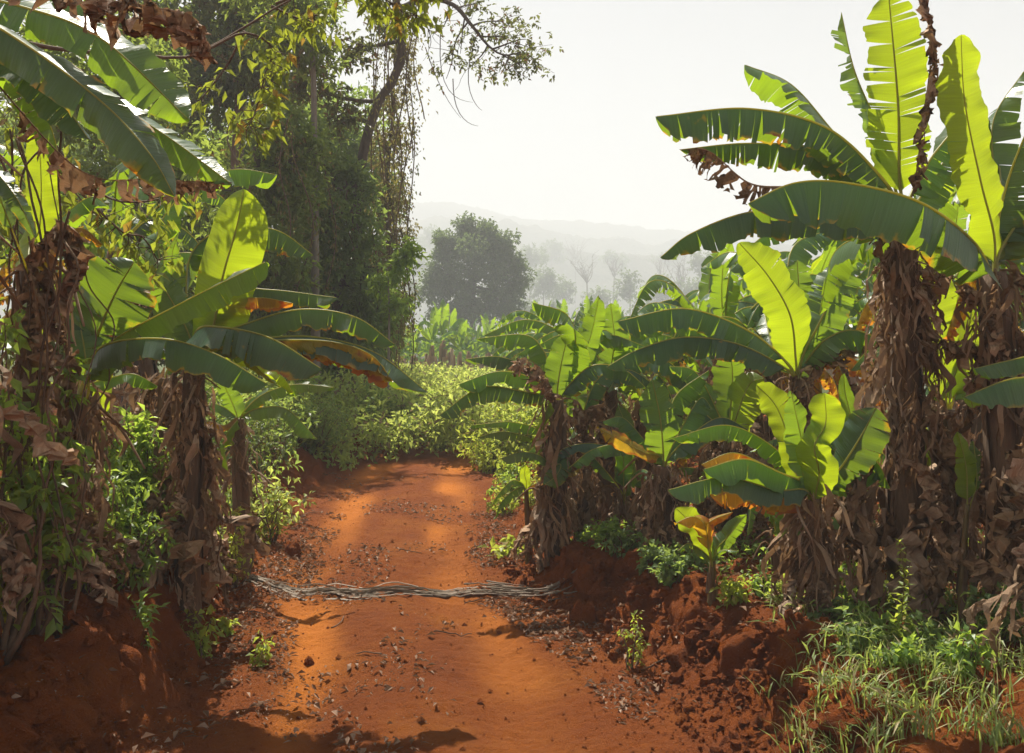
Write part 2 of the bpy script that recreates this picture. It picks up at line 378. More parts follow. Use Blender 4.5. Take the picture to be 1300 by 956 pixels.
# ---------------------------------------------------------------- ground sheet, track, hills
def grow(a, b, step0, k):
    out = [a]; s = step0
    while out[-1] < b: out.append(out[-1]+s); s *= k
    return out
def ground():
    xr = grow(3.4, 1300, .05, 1.045); xl = [-v for v in grow(4.2, 1300, .05, 1.045)][::-1]
    xs = np.array(xl[:-1]+list(np.arange(-4.2, 3.4, .028))+xr)
    ys = np.array([-50, -20, -5, 0, 2, 3, 3.6]+list(np.arange(4.0, 9, .026))+list(np.arange(9.0, 16, .08))+grow(16, 1450, .12, 1.035))
    X, Y = np.meshgrid(xs, ys); Z = height(X, Y)
    dX = np.maximum(X-xc(Y)-hw(Y), -(X-xc(Y))-hw(Y)); sl = np.exp(-((dX-.3)/.28)**2)*(1-sst(10, 14, Y))
    XX = X+sl*(.07*fbm(Y*6, Z*9+X*2, 4, 51)+.03*fbm(Y*19, Z*21, 3, 53)); YY = Y+sl*.05*fbm(X*7, Z*11+5, 3, 57)
    V = np.stack([XX, YY, Z], -1).reshape(-1, 3)
    nx, ny = len(xs), len(ys); idx = np.arange(nx*ny).reshape(ny, nx)
    q = np.stack([idx[:-1, :-1], idx[:-1, 1:], idx[1:, 1:], idx[1:, :-1]], -1).reshape(-1, 4)
    cx = V[q][:, :, 0].mean(1); cyy = V[q][:, :, 1].mean(1)
    dx = np.abs(cx-xc(cyy))-hw(cyy)
    tr = (dx < 0) & (cyy < 15.5) & (cyy > 2)
    bk = ~tr & (dx < .9) & (cyy < 11) & (cyy > 3.6)
    for nm, msk, lab in (('ground', ~tr & ~bk, 'red earth ground under the plants, grown over further off'),
                         ('dirt_track', tr, 'rutted red dirt track running away between the banana plants'),
                         ('earth_bank', bk, 'crumbling red earth banks on both sides of the track')):
        f = q[msk]; u, inv = np.unique(f, return_inverse=True)
        me = mesh_np(nm, V[u], [inv.reshape(-1, 4)], [MAT['soil']])
        vx, vy = V[u][:, 0], V[u][:, 1]; d_ = vx-xc(vy)
        wr = (np.exp(-((d_+.62)/.24)**4)+np.exp(-((d_-.55)/.26)**4))*(.55+.6*vnoise(vx*2.2, vy*1.1, 61))*(vy < 17)
        at_ = me.attributes.new('wear', 'FLOAT', 'POINT'); at_.data.foreach_set('value', np.clip(wr, 0, 1).astype(np.float32))
        o = link(nm, me)
        tag(o, lab, None, None, 'structure')
ground()
def hills():
    def ridge(name, Y, prof, depth, lab, s, rough):
        px = [p[0] for p in prof]; py = [p[1] for p in prof]
        xs = np.linspace(-1.05*Y, 1.05*Y, 700); r = np.linspace(0, 1, 40)
        top = H+(HZ-np.interp(xs/Y*F+650, px, py))/F*Y
        X, T = np.meshgrid(xs, r); TOP = np.broadcast_to(top, X.shape)
        zb = -24.0-2
        prof_ = np.where(T < .7, sst(0, .7, T)**1.1, 1-.35*(T-.7)/.3)
        Z = zb+(TOP-zb)*prof_+rough*fbm(X/22, T*depth/22, 4, s)*T**.5+rough*.5*np.abs(fbm(X/5, T*depth/5, 3, s+3))*T**.3+6*fbm(X/90, T*3, 3, s+5)*T*(1-T)*4
        YY = Y-depth*.7+T*depth+0*X
        V = np.stack([X, YY, Z], -1).reshape(-1, 3); idx = np.arange(X.size).reshape(X.shape)
        q = np.stack([idx[:-1, :-1], idx[:-1, 1:], idx[1:, 1:], idx[1:, :-1]], -1).reshape(-1, 4)
        o = link('hills', mesh_np('hills', V, [q], [MAT['hill']])); tag(o, lab, None, None, 'structure')
    ridge('hills', 1000, [(-800, 285), (300, 250), (520, 256), (560, 260), (620, 270), (700, 279), (800, 290), (900, 292), (1100, 285), (1500, 300)], 300, 'farthest pale ridge of hills fading into the haze', 21, 3.5)
    ridge('hills', 780, [(-600, 300), (300, 288), (480, 280), (560, 284), (640, 292), (720, 302), (800, 306), (900, 304), (1100, 292), (1500, 305)], 260, 'middle blue-grey ridge between the far and near slopes', 25, 4)
    ridge('hills', 600, [(-600, 300), (480, 298), (540, 292), (600, 300), (680, 318), (760, 326), (860, 322), (1000, 310), (1500, 300)], 220, 'nearer wooded slope of hills behind the misty valley', 31, 3.0)
hills()
# ---------------------------------------------------------------- banana leaves
def leaf_geo(ctrl, W, up=(0, 0, 1), near=70, far=55, tp=.12, tears=6, rs=None, wave=.012, curl=.25, gap=.16, n=60, shear=.30,
             ripped=0.0, crumple=0.0, asl=False, base=.10, tipr=.42, WL=None, swing=9, nick=.10):
    """near / far: how steeply (degrees below level) the two halves of the blade hang from the midrib.
    returns blade V, quads, uv, side flag per quad, and the spine points"""
    rs = rs or random.Random(1)
    sp, L = spline(ctrl, n*3)
    T = unit(np.gradient(sp, axis=0))
    up = np.asarray(up, float)
    if up.ndim == 1: up = np.broadcast_to(up, T.shape)
    S = unit(np.cross(T, up)); NN = np.cross(S, T)
    ts = np.linspace(0, 1, n*3)
    def at(arr, u):
        t = tp+(1-tp)*u
        return np.stack([np.interp(t, ts, arr[:, k]) for k in range(3)], -1)
    def prof(u):
        a = np.clip(u/base, 0, 1); b = np.clip((u-(1-tipr))/tipr, 0, 1)
        return np.sqrt(np.clip(1-(1-a)**2, 0, 1))*(1-b**2.6)**.75*(.86+.14*np.sin(np.pi*np.clip(u, 0, 1)))
    V = []; Q = []; U = []; SD = []; nv = 0
    Lb = L*(1-tp)
    for s in (1, -1):
        toward = -np.mean(S[:, 1])*s
        droop0 = near if toward > 0 else far
        if asl: droop0 = near if s > 0 else far
        cuts = sorted(set([0.0, 1.0]+[rs.uniform(.06, .96) for _ in range(tears)]))
        cuts = [c for i, c in enumerate(cuts) if i == 0 or c-cuts[i-1] > .012]; cuts[-1] = 1.0
        ph = rs.uniform(0, 6.3)
        for i in range(len(cuts)-1):
            u0, u1 = cuts[i], cuts[i+1]
            if ripped and rs.random() < ripped: continue
            k = max(2, int(round((u1-u0)*n))+1); m = 6
            u = np.linspace(u0, u1, k)[:, None]; v = np.linspace(0, 1, m)[None, :]
            g = gap*rs.uniform(.2, 1.0)*min(1.0, .10/(u1-u0)+.15)
            uc = (u0+u1)/2
            du = (u-uc)*(1-g*v**1.3)
            uu = uc+du+0*v
            sh = shear*W/Lb*np.minimum(1, (1-uu)*4)*v*.6
            wv = W*prof(uu)*(WL if (WL and s > 0) else 1.0)*(1-nick*np.abs(fbm(uu*Lb*16+ph*5, 0*uu+s*3, 3, 13)))*(1-nick*rs.uniform(0, 1.2))
            off = R(rs.uniform(-swing, swing)); vv = np.linspace(0, 1, m)
            ca, sa = 0, 0
            dr = R(droop0)+off
            ang = dr+R(60)*curl*(vv-.4)+off*vv
            dv = 1/(m-1)
            c_ = np.concatenate([[0], np.cumsum(np.cos((ang[1:]+ang[:-1])/2)*dv)]); s_ = np.concatenate([[0], np.cumsum(np.sin((ang[1:]+ang[:-1])/2)*dv)])
            base_p = at(sp, np.clip(uu+sh, 0, 1)); Sx = unit(at(S, uu)); Nx = unit(at(NN, uu))
            p = base_p+Sx*(s*wv*c_[None, :])[..., None]-Nx*(wv*s_[None, :])[..., None]
            rip = wave*np.sin(uu*Lb*14+ph)*v**1.5+wave*.5*np.sin(uu*Lb*37+ph*2+2*v)*v**1.6+wave*.28*np.sin(uu*Lb*71+ph*3)*v
            p = p+Nx*rip[..., None]+Sx*(rip*.6)[..., None]
            if crumple:
                q = rs.uniform(0, 50)
                for ax in range(3):
                    p[..., ax] += (crumple)*fbm(uu*Lb*14+q, v*3.2+ax*7.1+q, 4, 5, .65)*(v+.2)
            V.append(p.reshape(-1, 3)); U.append(np.stack([(uu*Lb*10).ravel(), (np.broadcast_to(v, uu.shape)).ravel()], 1))
            idx = nv+np.arange(k*m).reshape(k, m)
            qd = np.stack([idx[:-1, :-1], idx[1:, :-1], idx[1:, 1:], idx[:-1, 1:]], -1).reshape(-1, 4)
            if s < 0: qd = qd[:, ::-1]
            Q.append(qd); SD.append(np.full(len(qd), 0 if s > 0 else 1)); nv += k*m
    return np.concatenate(V), np.concatenate(Q), np.concatenate(U), np.concatenate(SD), sp, L
def rib_geo(sp, r0, r1=.25, tp=.12):
    n = len(sp); t = np.linspace(0, 1, n)
    return tube_geo(sp[::2], np.maximum(r0*(1-t*(1-r1))*(1+.5*np.clip((tp-t)/max(tp, .01), 0, 1)), .002)[::2], 6)
def make_leaf(parent, loc, ctrl, W, mat='leaf', r0=None, name='leaf', label=None, matR=None, **kw):
    """a leaf part (blade) with its midrib as a sub-part; ctrl in world space, loc = origin of parent"""
    sc = kw.pop('sc', None)
    V, Q, U, SD, sp, L = leaf_geo(ctrl, W, **kw)
    ml = [MAT[mat]]+([MAT[matR]] if matR else [])
    fs = [Q[SD == 0], Q[SD == 1]]; mi = [0, 1 if matR else 0]
    me = mesh_np('banana_leaf_blade', V-loc, fs, ml, U, mi)
    o = link(name, me, parent)
    if label: o['label'] = label
    r0 = r0 or max(.005, min(.013, W*.055))
    rv, rf, ru = rib_geo(sp, r0, .22, kw.get('tp', .12))
    k = 'dry' if mat in ('dry', 'dry_dark') else ('petiole' if r0 > .1 else 'rib')
    rm = mesh_np('leaf_midrib', rv-loc, rf, [MAT[k]], ru)
    link('midrib', rm, o)
    return o
# pool meshes, canonical frame: crown at origin, leaf leaning to +X
def pool_leaf(ctrl, W, mat, ribmat='rib', **kw):
    V, Q, U, SD, sp, L = leaf_geo(ctrl, W, **kw)
    rv, rf, ru = rib_geo(sp, max(.008, W*.075), .2, kw.get('tp', .12))
    b = MB(); b.add(V, Q, 0, U); b.add(rv, rf, 1, ru)
    return b.mesh('banana_leaf', [MAT[mat], MAT[ribmat]])
POOL = {'up': [], 'arch': [], 'low': [], 'turn': [], 'deadhang': []}
def build_pool():
    rs = random.Random(11)
    for i in range(5):
        k = rs.uniform(.1, .35); L = rs.uniform(1.1, 1.5)
        POOL['up'].append(pool_leaf([(0, 0, -.15), (.04, 0, .15), (k*.35, 0, L*.45), (k, 0, L*.8), (k*1.6, rs.uniform(-.1, .1), L)], rs.uniform(.15, .20), 'leaf_young' if i % 2 else 'leaf', n=26,
                          up=(-1, 0, .15), near=rs.uniform(-25, 10), far=rs.uniform(-25, 10), asl=True, tp=.2, tears=rs.choice([0, 3, 8]), rs=rs, curl=.2, gap=.12))
    for i in range(7):
        r = rs.uniform(1.1, 1.55); h = rs.uniform(.45, .85); e = rs.uniform(-.25, .35)
        y = rs.uniform(-.2, .2)
        POOL['arch'].append(pool_leaf([(0, 0, -.15), (.07, 0, .15), (r*.38, y*.3, h*.85), (r*.7, y, h), (r, y*1.8, h*.55+e*.4)], rs.uniform(.125, .175), rs.choice(['leaf', 'leaf_old', 'leaf']), n=34,
                            near=rs.uniform(35, 78), far=rs.uniform(35, 78), asl=True, tp=.18, tears=rs.choice([14, 24, 34, 40]), rs=rs, gap=rs.uniform(.3, .7), swing=14))
    for i in range(5):
        r = rs.uniform(.9, 1.3); h = rs.uniform(.05, .3)
        POOL['low'].append(pool_leaf([(0, 0, -.12), (.10, 0, .08), (r*.4, 0, h+.12), (r*.75, .05, h-.02), (r, .1, h-.4)], rs.uniform(.12, .16), rs.choice(['leaf_old', 'leaf', 'leaf_old']), n=34,
                           near=rs.uniform(45, 82), far=rs.uniform(45, 82), asl=True, tp=.18, tears=rs.choice([14, 24, 36]), rs=rs, gap=rs.uniform(.3, .7), swing=14))
    for i in range(3):
        r = rs.uniform(.8, 1.1)
        POOL['turn'].append(pool_leaf([(0, 0, -.12), (.12, 0, .03), (r*.4, 0, .04), (r*.7, .04, -.15), (r*.85, .1, -.55)], .14, 'leaf_turn',
                            near=75, far=70, asl=True, tp=.18, tears=14, rs=rs, gap=.4, crumple=.02))
    for i in range(6):
        r = rs.uniform(.25, .5); d = rs.uniform(.7, 1.2)
        POOL['deadhang'].append(pool_leaf([(0, 0, -.1), (.1, 0, .02), (r*.8, 0, -.08), (r, .03, -d*.5), (r*.8, .06, -d)], rs.uniform(.10, .15), 'dry' if i % 2 else 'dry_dark', 'dry',
                                near=105, far=105, asl=True, tp=.2, tears=16, rs=rs, gap=.7, crumple=.05, ripped=.15))
build_pool()
# crumpled dry strips that clothe the pseudostems: origin at the top, hanging to -Z, bulging to +X
DRY = []
def build_dry():
    rs = random.Random(5)
    for i in range(16):
        L = rs.uniform(.26, .62); W = rs.uniform(.022, .06)*(1.0 if i % 4 else 1.4); n, m = 18, 9
        out = rs.uniform(.03, .14); sway = rs.uniform(-.1, .1); fold = rs.uniform(.5, 1.6)*rs.choice([-1, 1]); tw = rs.uniform(-2.2, 2.2)
        t = np.linspace(0, 1, n)[:, None]; v = np.linspace(-1, 1, m)[None, :]
        q = rs.uniform(0, 90)
        wp = W*(.35+.65*np.sin(np.pi*np.clip(t*1.02+.05, 0, 1))**.7)*(1+.5*fbm(t*4+q, t*0+v*.8+2, 2, 3))
        ang = tw*t+v*fold
        cx = out*np.sin(t*rs.uniform(1.4, 2.6))+.02*np.sin(t*9+q); cy_ = sway*t**1.5+.02*np.sin(t*7+q); cz = -L*t**1.05
        x = cx+wp*np.sin(ang)*.8*np.abs(v)+.034*fbm(t*6+q, v*2.2, 4, 7, .7); y = cy_+wp*v*np.cos(ang)+.026*fbm(t*7+q+9, v*2.2, 4, 9, .7)
        z = cz+0*v+.04*fbm(t*2+q, v*2+5, 2, 6)-.03*np.abs(v)*rs.random()
        V = np.stack([x, y, z], -1).reshape(-1, 3); idx = np.arange(n*m).reshape(n, m)
        qd = np.stack([idx[:-1, :-1], idx[:-1, 1:], idx[1:, 1:], idx[1:, :-1]], -1).reshape(-1, 4)
        # ragged lower end and torn notches
        keep = np.ones(len(qd), bool); tt = np.repeat(np.arange(n-1), m-1); cc = np.tile(np.arange(m-1), n-1)
        for _ in range(3):
            c0 = rs.randrange(m-1); keep &= ~((cc == c0) & (tt > n-2-rs.randrange(2, 7)))
        qd = qd[keep]
        U = np.stack([(t+0*v).ravel()*3, ((v+1)/2+0*t).ravel()], 1)
        b = MB(); b.add(V, qd, 0, U)
        if i % 2 == 0:
            tb = tube_geo(np.stack([cx[:, 0], cy_[:, 0], cz[:, 0]], 1), .008*(1-.6*t[:, 0])+.002, 5); b.add(tb[0], tb[1], 0, tb[2])
        DRY.append(b.mesh('dry_leaf_strip', [MAT['dry' if i % 3 else 'dry_dark']], i % 3 == 0))
build_dry()
SHRED = []
def build_shreds():
    rs = random.Random(6)
    for i in range(10):
        b = MB()
        for j in range(9):
            L = rs.uniform(.08, .34); w = rs.uniform(.004, .016); n = 7; t = np.linspace(0, 1, n); q = rs.uniform(0, 50)
            a = rs.uniform(-.8, .8); o = rs.uniform(.005, .07); z0 = rs.uniform(-.12, .12)
            c = np.stack([o+rs.uniform(0, .08)*np.sin(t*2.4)+.012*np.sin(t*9+q), rs.uniform(-.10, .10)+a*.12*t+.012*np.sin(t*7+q), z0-L*t], 1)
            S = np.stack([np.sin(q+t*rs.uniform(-3, 3)), np.cos(q+t*2), .2*np.sin(t*5)], 1)*(w*(.3+np.sin(np.pi*np.clip(t*.95+.04, 0, 1))))[:, None]
            V = np.stack([c-S, c+S], 1).reshape(-1, 3); k = np.arange(n-1)[:, None]*2
            b.add(V, np.concatenate([k, k+1, k+3, k+2], 1), 0, np.stack([np.repeat(t*2, 2), np.tile([0, 1], n)], 1))
        SHRED.append(b.mesh('dry_shreds', [MAT['dry' if i % 3 else 'dry_dark']], False))
build_shreds()
STRAW = []
def build_petioles():
    rs = random.Random(3)
    for i in range(5):
        L = rs.uniform(.15, .4); e = rs.uniform(-.9, .2)
        sp, _ = spline([(0, 0, -.15), (.03, 0, 0), (L*.4, rs.uniform(-.05, .05), .10+e*.1), (L, rs.uniform(-.1, .1), e*L)], 14)
        tb = tube_geo(sp, np.linspace(.016, .005, 14), 5); b = MB(); b.add(tb[0], tb[1], 0, tb[2])
        STRAW.append(b.mesh('dead_leaf_stalk', [MAT['dry']]))
build_petioles()

def stem_mesh(h, r, lean, rs, mat, sides=12):
    n = 18; t = np.linspace(0, 1, n)
    pts = np.stack([lean[0]*t**1.5, lean[1]*t**1.5, -.12+(h+.12)*t], 1)
    rad = r*(1.15-.45*t)*(1+.04*np.sin(t*23+rs.random()*6))
    V, Fc, U = tube_geo(pts, rad, sides)
    V = V.reshape(n, sides, 3)
    k = np.array([rs.uniform(.9, 1.12) for _ in range(sides)])
    V = pts[:, None, :]+(V-pts[:, None, :])*k[None, :, None]
    V = V.reshape(-1, 3)
    b = MB(); b.add(V, Fc, 0, U)
    # overlapping torn leaf sheaths
    for i in range(5):
        a0 = rs.uniform(0, 6.28); z0 = rs.uniform(.1, .55)*h; zz = np.linspace(z0, min(h*.98, z0+rs.uniform(.3, .6)*h), 8)
        aa = np.linspace(-.7, .7, 5); tt = zz/h
        cx = lean[0]*tt**1.5; cyy = lean[1]*tt**1.5
        rr = r*(1.15-.45*tt)*1.14+.006+.02*(tt-tt[0])
        wd = np.linspace(1.3, .45, 8)
        X = cx[:, None]+rr[:, None]*np.cos(a0+aa[None]*wd[:, None]); Y = cyy[:, None]+rr[:, None]*np.sin(a0+aa[None]*wd[:, None]); Z = zz[:, None]+0*aa[None]
        idx = np.arange(40).reshape(8, 5); qd = np.stack([idx[:-1, :-1], idx[:-1, 1:], idx[1:, 1:], idx[1:, :-1]], -1).reshape(-1, 4)
        b.add(np.stack([X, Y, Z], -1).reshape(-1, 3), qd, 1)
    return b.mesh('pseudostem', [MAT[mat], MAT['stem']])
def skirt(parent, h, r, lean, n, rs, top=1.0, flare=.10, low=0.25, long=1.0, stalks=4):
    flare *= 1.35
    """dry leaves hanging round the stem, wider towards the ground"""
    for i in range(n):
        f = 1-(i+.5)/n; z = h*(low+(top-low)*(f**.9)); t = z/h
        a = rs.uniform(0, 6.283); fl = max(0, 1-t*1.25)**1.3; rad = r*(1.05-.4*t)+flare*fl*rs.uniform(.2, 1.35)+.004
        if t > .5 and rs.random() < .62: continue
        o = link('dry_leaf', rs.choice(DRY), parent, (lean[0]*t**1.5+rad*math.cos(a), lean[1]*t**1.5+rad*math.sin(a), z))
        s = rs.uniform(.7, 1.25)*long*(1.15 if t < .45 else .7)
        s = min(s, max(.35, z/.55))
        k = 1 if t > .5 else 1.7
        o.rotation_euler = (rs.uniform(-.25, .25)*k, rs.uniform(-.35, .08)*k, a+rs.uniform(-.7, .7)*k); o.scale = (s*rs.uniform(.7, 1.2)*(1 if t > .5 else 1.3), s*rs.uniform(.7, 1.3)*(1 if t > .5 else 1.4), s)
    for i in range(min(98, int(n*.7))):
        z = h*rs.uniform(.08, 1.0)**.85; t = z/h; a = rs.uniform(0, 6.283); rad = r*(1.0-.4*t)+flare*max(0, 1-t*1.25)**1.3*rs.uniform(0, 1.2)
        o = link('dry_shreds', rs.choice(SHRED), parent, (lean[0]*t**1.5+rad*math.cos(a), lean[1]*t**1.5+rad*math.sin(a), z))
        s = rs.uniform(.7, 1.3)*min(1, z/.35); o.rotation_euler = (rs.uniform(-.3, .3), rs.uniform(-.3, .1), a); o.scale = (s, s, s)
    for i in range(stalks):
        a = rs.uniform(0, 6.283); z = h*rs.uniform(.55, .98)
        o = link('dead_stalk', rs.choice(STRAW), parent, (lean[0]*(z/h)**1.5+r*.6*math.cos(a), lean[1]*(z/h)**1.5+r*.6*math.sin(a), z))
        o.rotation_euler = (0, rs.uniform(-.2, .3), a); s = rs.uniform(.7, 1.2); o.scale = (s, s, s)
def plant(px, Y, crown, r, label, group=None, seed=1, leaves=(), nskirt=20, stemmat='stem', name='banana_plant', cat='banana plant', top=.95, flare=.1, low=.22, long=1.0,
          extra=(), stalks=4, dh=0):
    rs = random.Random(seed)
    x = (px-650)/F*Y; z = hz(x, Y); loc = np.array([x, Y, z])
    root = empty(name, tuple(loc), label, cat, group)
    c = P(crown[0], crown[1], Y+(crown[2] if len(crown) > 2 else 0)); h = c[2]-z; lean = (c[0]-x, c[1]-Y)
    link('pseudostem', stem_mesh(h, r, lean, rs, stemmat), root)
    skirt(root, h, r, lean, nskirt, rs, top, flare, low, long, stalks)
    for lf in leaves:
        lf = dict(lf); pts = lf.pop('p'); yy = Y+lf.pop('dy', 0)
        ctrl = [P(q[0], q[1], yy+(q[2] if len(q) > 2 else 0)) for q in pts]
        if lf.pop('crown', True):
            ctrl = [c-np.array([0, 0, .05])]+ctrl
        W = lf.pop('w')*yy/F*(.9 if lf.get('up') != 'cam' else 1.0)
        if lf.get('mat', 'leaf') in ('leaf', 'leaf_old'): lf['tears'] = lf.get('tears', 6)+8
        if 'up' in lf and lf['up'] == 'cam': lf['up'] = (lf.pop('ux', 0), -1, lf.pop('uz', .15))
        if 'dry' in lf.get('mat', ''): lf['n'] = 72
        lf.setdefault('rs', random.Random(rs.randrange(10**6)))
        make_leaf(root, loc, ctrl, W, lf.pop('mat', 'leaf'), **lf)
    for kind, a, sc, tilt in extra:
        o = link('leaf' if kind != 'deadhang' else 'dead_leaf', rs.choice(POOL[kind]), root, (lean[0], lean[1], h)); o.rotation_euler = (rs.uniform(-.1, .1), tilt, R(a)); o.scale = (sc,)*3
    return root
def auto_plant(x, y, h, seed, label, group, scale=1.0, nskirt=14, nl=8, name='banana_plant', cat='banana plant', young=False):
    rs = random.Random(seed); z = hz(x, y); root = empty(name, (x, y, z), label, cat, group)
    r = .085*scale*(.55 if young else 1); lean = (rs.uniform(-.15, .15)*h, rs.uniform(-.15, .15)*h)
    link('pseudostem', stem_mesh(h, r, lean, rs, 'stem_green' if young else 'stem'), root)
    if nskirt: skirt(root, h, r, lean, nskirt, rs, .97, .07, .25, 1.0*scale+.1, 3)
    a0 = rs.uniform(0, 360)
    kinds = (['arch', 'up', 'arch', 'low', 'arch', 'low', 'arch', 'low', 'arch'] if x/y > .2 else ['arch', 'low', 'arch', 'low']) if not young else ['up', 'up', 'arch', 'arch', 'arch', 'low']
    for i in range(nl):
        k = kinds[i % len(kinds)]
        o = link('leaf', rs.choice(POOL[k]), root, (lean[0], lean[1], h-rs.uniform(0, .12)))
        o.rotation_euler = (rs.uniform(-.12, .12), rs.uniform(-.15, .2), R(a0+i*137.5+rs.uniform(-20, 20))); s = scale*rs.uniform(.75, 1.1); o.scale = (s, s, s)
    if not young:
        for i in range(rs.choice([2, 3, 4])):
            o = link('dead_leaf', rs.choice(POOL['deadhang'] if rs.random() < .7 else POOL['turn']), root, (lean[0], lean[1], h-.12)); o.rotation_euler = (0, rs.uniform(-.2, .3), rs.uniform(0, 6.28)); s = scale*rs.uniform(.7, 1); o.scale = (s, s, s)
    return root
D = dict
# ================= RIGHT SIDE
plant(1150, 6.2, (1148, 262), .095, 'tallest banana plant on the right with a torn upright yellow-green leaf against the sky', seed=1, nskirt=92, flare=.36, low=.16, stalks=6, leaves=[
    D(p=[(1142, 225, 0), (1140, 130, -.05), (1128, -8, -.1)], w=42, up='cam', ux=-.25, near=-12, far=18, asl=True, tp=.10, mat='leaf_young', tears=15, gap=.35, swing=12, tipr=.25, label='upright torn yellow-green leaf seen against the sky'),
    D(p=[(1135, 235, .1), (1118, 170, .15), (1085, 90, .2), (1068, 15, .25)], w=34, up='cam', ux=.8, near=55, far=10, asl=True, tp=.2, mat='leaf', tears=6, gap=.6, ripped=.25, tipr=.3),
    D(p=[(1118, 225, -.05), (1050, 163, -.1), (950, 138, -.2), (832, 148, -.3)], w=52, near=66, far=50, tp=.10, mat='leaf_old', tears=26, gap=.22, tipr=.16, label='long leaf arching left with frayed edges'),
    D(p=[(1110, 235, .1), (1040, 190, .12), (950, 182, .1), (862, 190, 0)], w=40, near=74, far=60, tp=.1, mat='leaf_old', tears=20, gap=.3, tipr=.5),
    D(p=[(1110, 222, .3), (1060, 170, .35), (1005, 108, .4), (945, 82, .4)], w=50, near=28, far=60, tp=.08, mat='leaf', tears=8, gap=.2, tipr=.2),
    D(p=[(1140, 285, -.1), (1060, 272, -.2), (960, 268, -.3), (880, 295, -.35), (838, 327, -.4)], w=42, near=68, far=50, tp=.10, mat='leaf_old', tears=16, gap=.1, tipr=.35),
    D(p=[(1160, 240, .1), (1190, 190, .3), (1235, 150, .4), (1290, 170, .5)], w=46, near=60, far=60, tp=.12, tears=14),
    D(p=[(1165, 255, .3), (1200, 200, .6), (1210, 150, .8), (1240, 120, 1.0)], w=40, near=40, far=40, tp=.12, tears=8),
    D(p=[(1150, 265, .3), (1120, 290, .7), (1060, 320, 1.1), (1040, 400, 1.3)], w=45, near=60, far=60, tp=.12, tears=22, gap=.4),
    D(p=[(1150, 262, .2), (1180, 300, .5), (1235, 330, .7), (1250, 410, .8)], w=40, near=50, far=60, tp=.12, tears=18, gap=.3),
    D(p=[(1160, 240, -.1), (1172, 150, -.2), (1182, 60, -.25), (1174, -30, -.3), (1180, -60, -.3)], w=17, near=100, far=100, tp=.1, mat='dry', name='dead_leaf', tears=30, gap=.8, crumple=.05, ripped=.3, label='withered brown leaf hanging against the sky'),
    D(p=[(1000, 238, -.1), (950, 232, -.15), (900, 192, -.15), (862, 190, -.2)], w=30, near=95, far=95, tp=.02, mat='dry_dark', name='dead_leaf', crown=False, tears=34, gap=.9, crumple=.03, ripped=.3, label='dead brown fringe at the end of the leaf'),
    D(p=[(1160, 330, -.1), (1200, 345, -.2), (1250, 375, -.3), (1290, 395, -.3)], w=22, near=100, far=100, mat='dry', name='dead_leaf', tears=18, gap=.8, crumple=.06, ripped=.3, crown=False),
    D(p=[(1165, 395, -.1), (1195, 430, -.2), (1240, 438, -.3), (1262, 480, -.3)], w=20, near=100, far=100, mat='dry', name='dead_leaf', tears=10, gap=.7, crumple=.06, ripped=.4, crown=False),
], extra=[('deadhang', 200, .45, 0), ('deadhang', 340, .5, 0)])
plant(1282, 5.9, (1262, 345), .10, 'banana plant at the right edge with a smooth glowing upright leaf and dead-leaf skirt', seed=2, nskirt=50, flare=.42, low=.18, top=.8, stemmat='stem', leaves=[
    D(p=[(1262, 300, 0), (1245, 230, -.1), (1225, 130, -.15), (1220, 44, -.2)], w=34, up='cam', ux=.35, near=5, far=32, asl=True, tp=.06, mat='leaf_young', tears=1, gap=.05, tipr=.18, label='smooth upright glowing leaf with a squared tip'),
    D(p=[(1236, 308, -.3), (1170, 258, -.5), (1080, 233, -.6), (1010, 232, -.65), (950, 258, -.7)], w=68, near=72, far=52, tp=.04, mat='leaf_old', tears=3, gap=.06, tipr=.14, WL=None, label='broad dark leaf arching left across the trunk'),
    D(p=[(1265, 290, .1), (1290, 200, .1), (1330, 130, 0), (1400, 100, 0)], w=52, near=55, far=40, tp=.06, tears=22, mat='leaf_old', gap=.3),
    D(p=[(1270, 310, .3), (1262, 220, .5), (1262, 150, .7), (1300, 90, .8)], w=44, near=20, far=35, tp=.1, tears=12),
    D(p=[(1270, 320, .1), (1310, 270, .1), (1370, 260, .1), (1430, 300, .2)], w=48, near=60, far=60, tears=8),
    D(p=[(1255, 330, .3), (1215, 300, .7), (1180, 330, .9), (1170, 400, 1.0)], w=40, near=60, far=60, tears=20, gap=.4),
], extra=[('deadhang', 250, .6, 0), ('deadhang', 290, .8, .1), ('turn', 80, .8, 0), ('arch', 60, .9, 0), ('arch', 20, .9, 0)])
plant(1395, 5.0, (1385, 470), .09, 'banana plant mostly outside the right edge, two blue-green leaves reaching in', seed=3, nskirt=40, flare=.4, low=.2, leaves=[
    D(p=[(1370, 455, 0), (1330, 448, -.1), (1280, 458, -.15), (1237, 468, -.2)], w=32, near=55, far=50, tp=.05, mat='leaf', tears=2, gap=.1, tipr=.2),
    D(p=[(1370, 475, -.1), (1330, 478, -.2), (1280, 482, -.3), (1222, 505, -.35)], w=38, near=62, far=50, tp=.05, mat='leaf', tears=2, gap=.08, tipr=.25),
    D(p=[(1390, 440, 0), (1430, 380, 0), (1490, 360, 0)], w=50, near=50, far=50),
], extra=[('arch', 40, .8, 0), ('arch', 330, .8, 0), ('up', 90, .7, 0), ('deadhang', 180, .8, 0), ('deadhang', 240, .8, 0)])
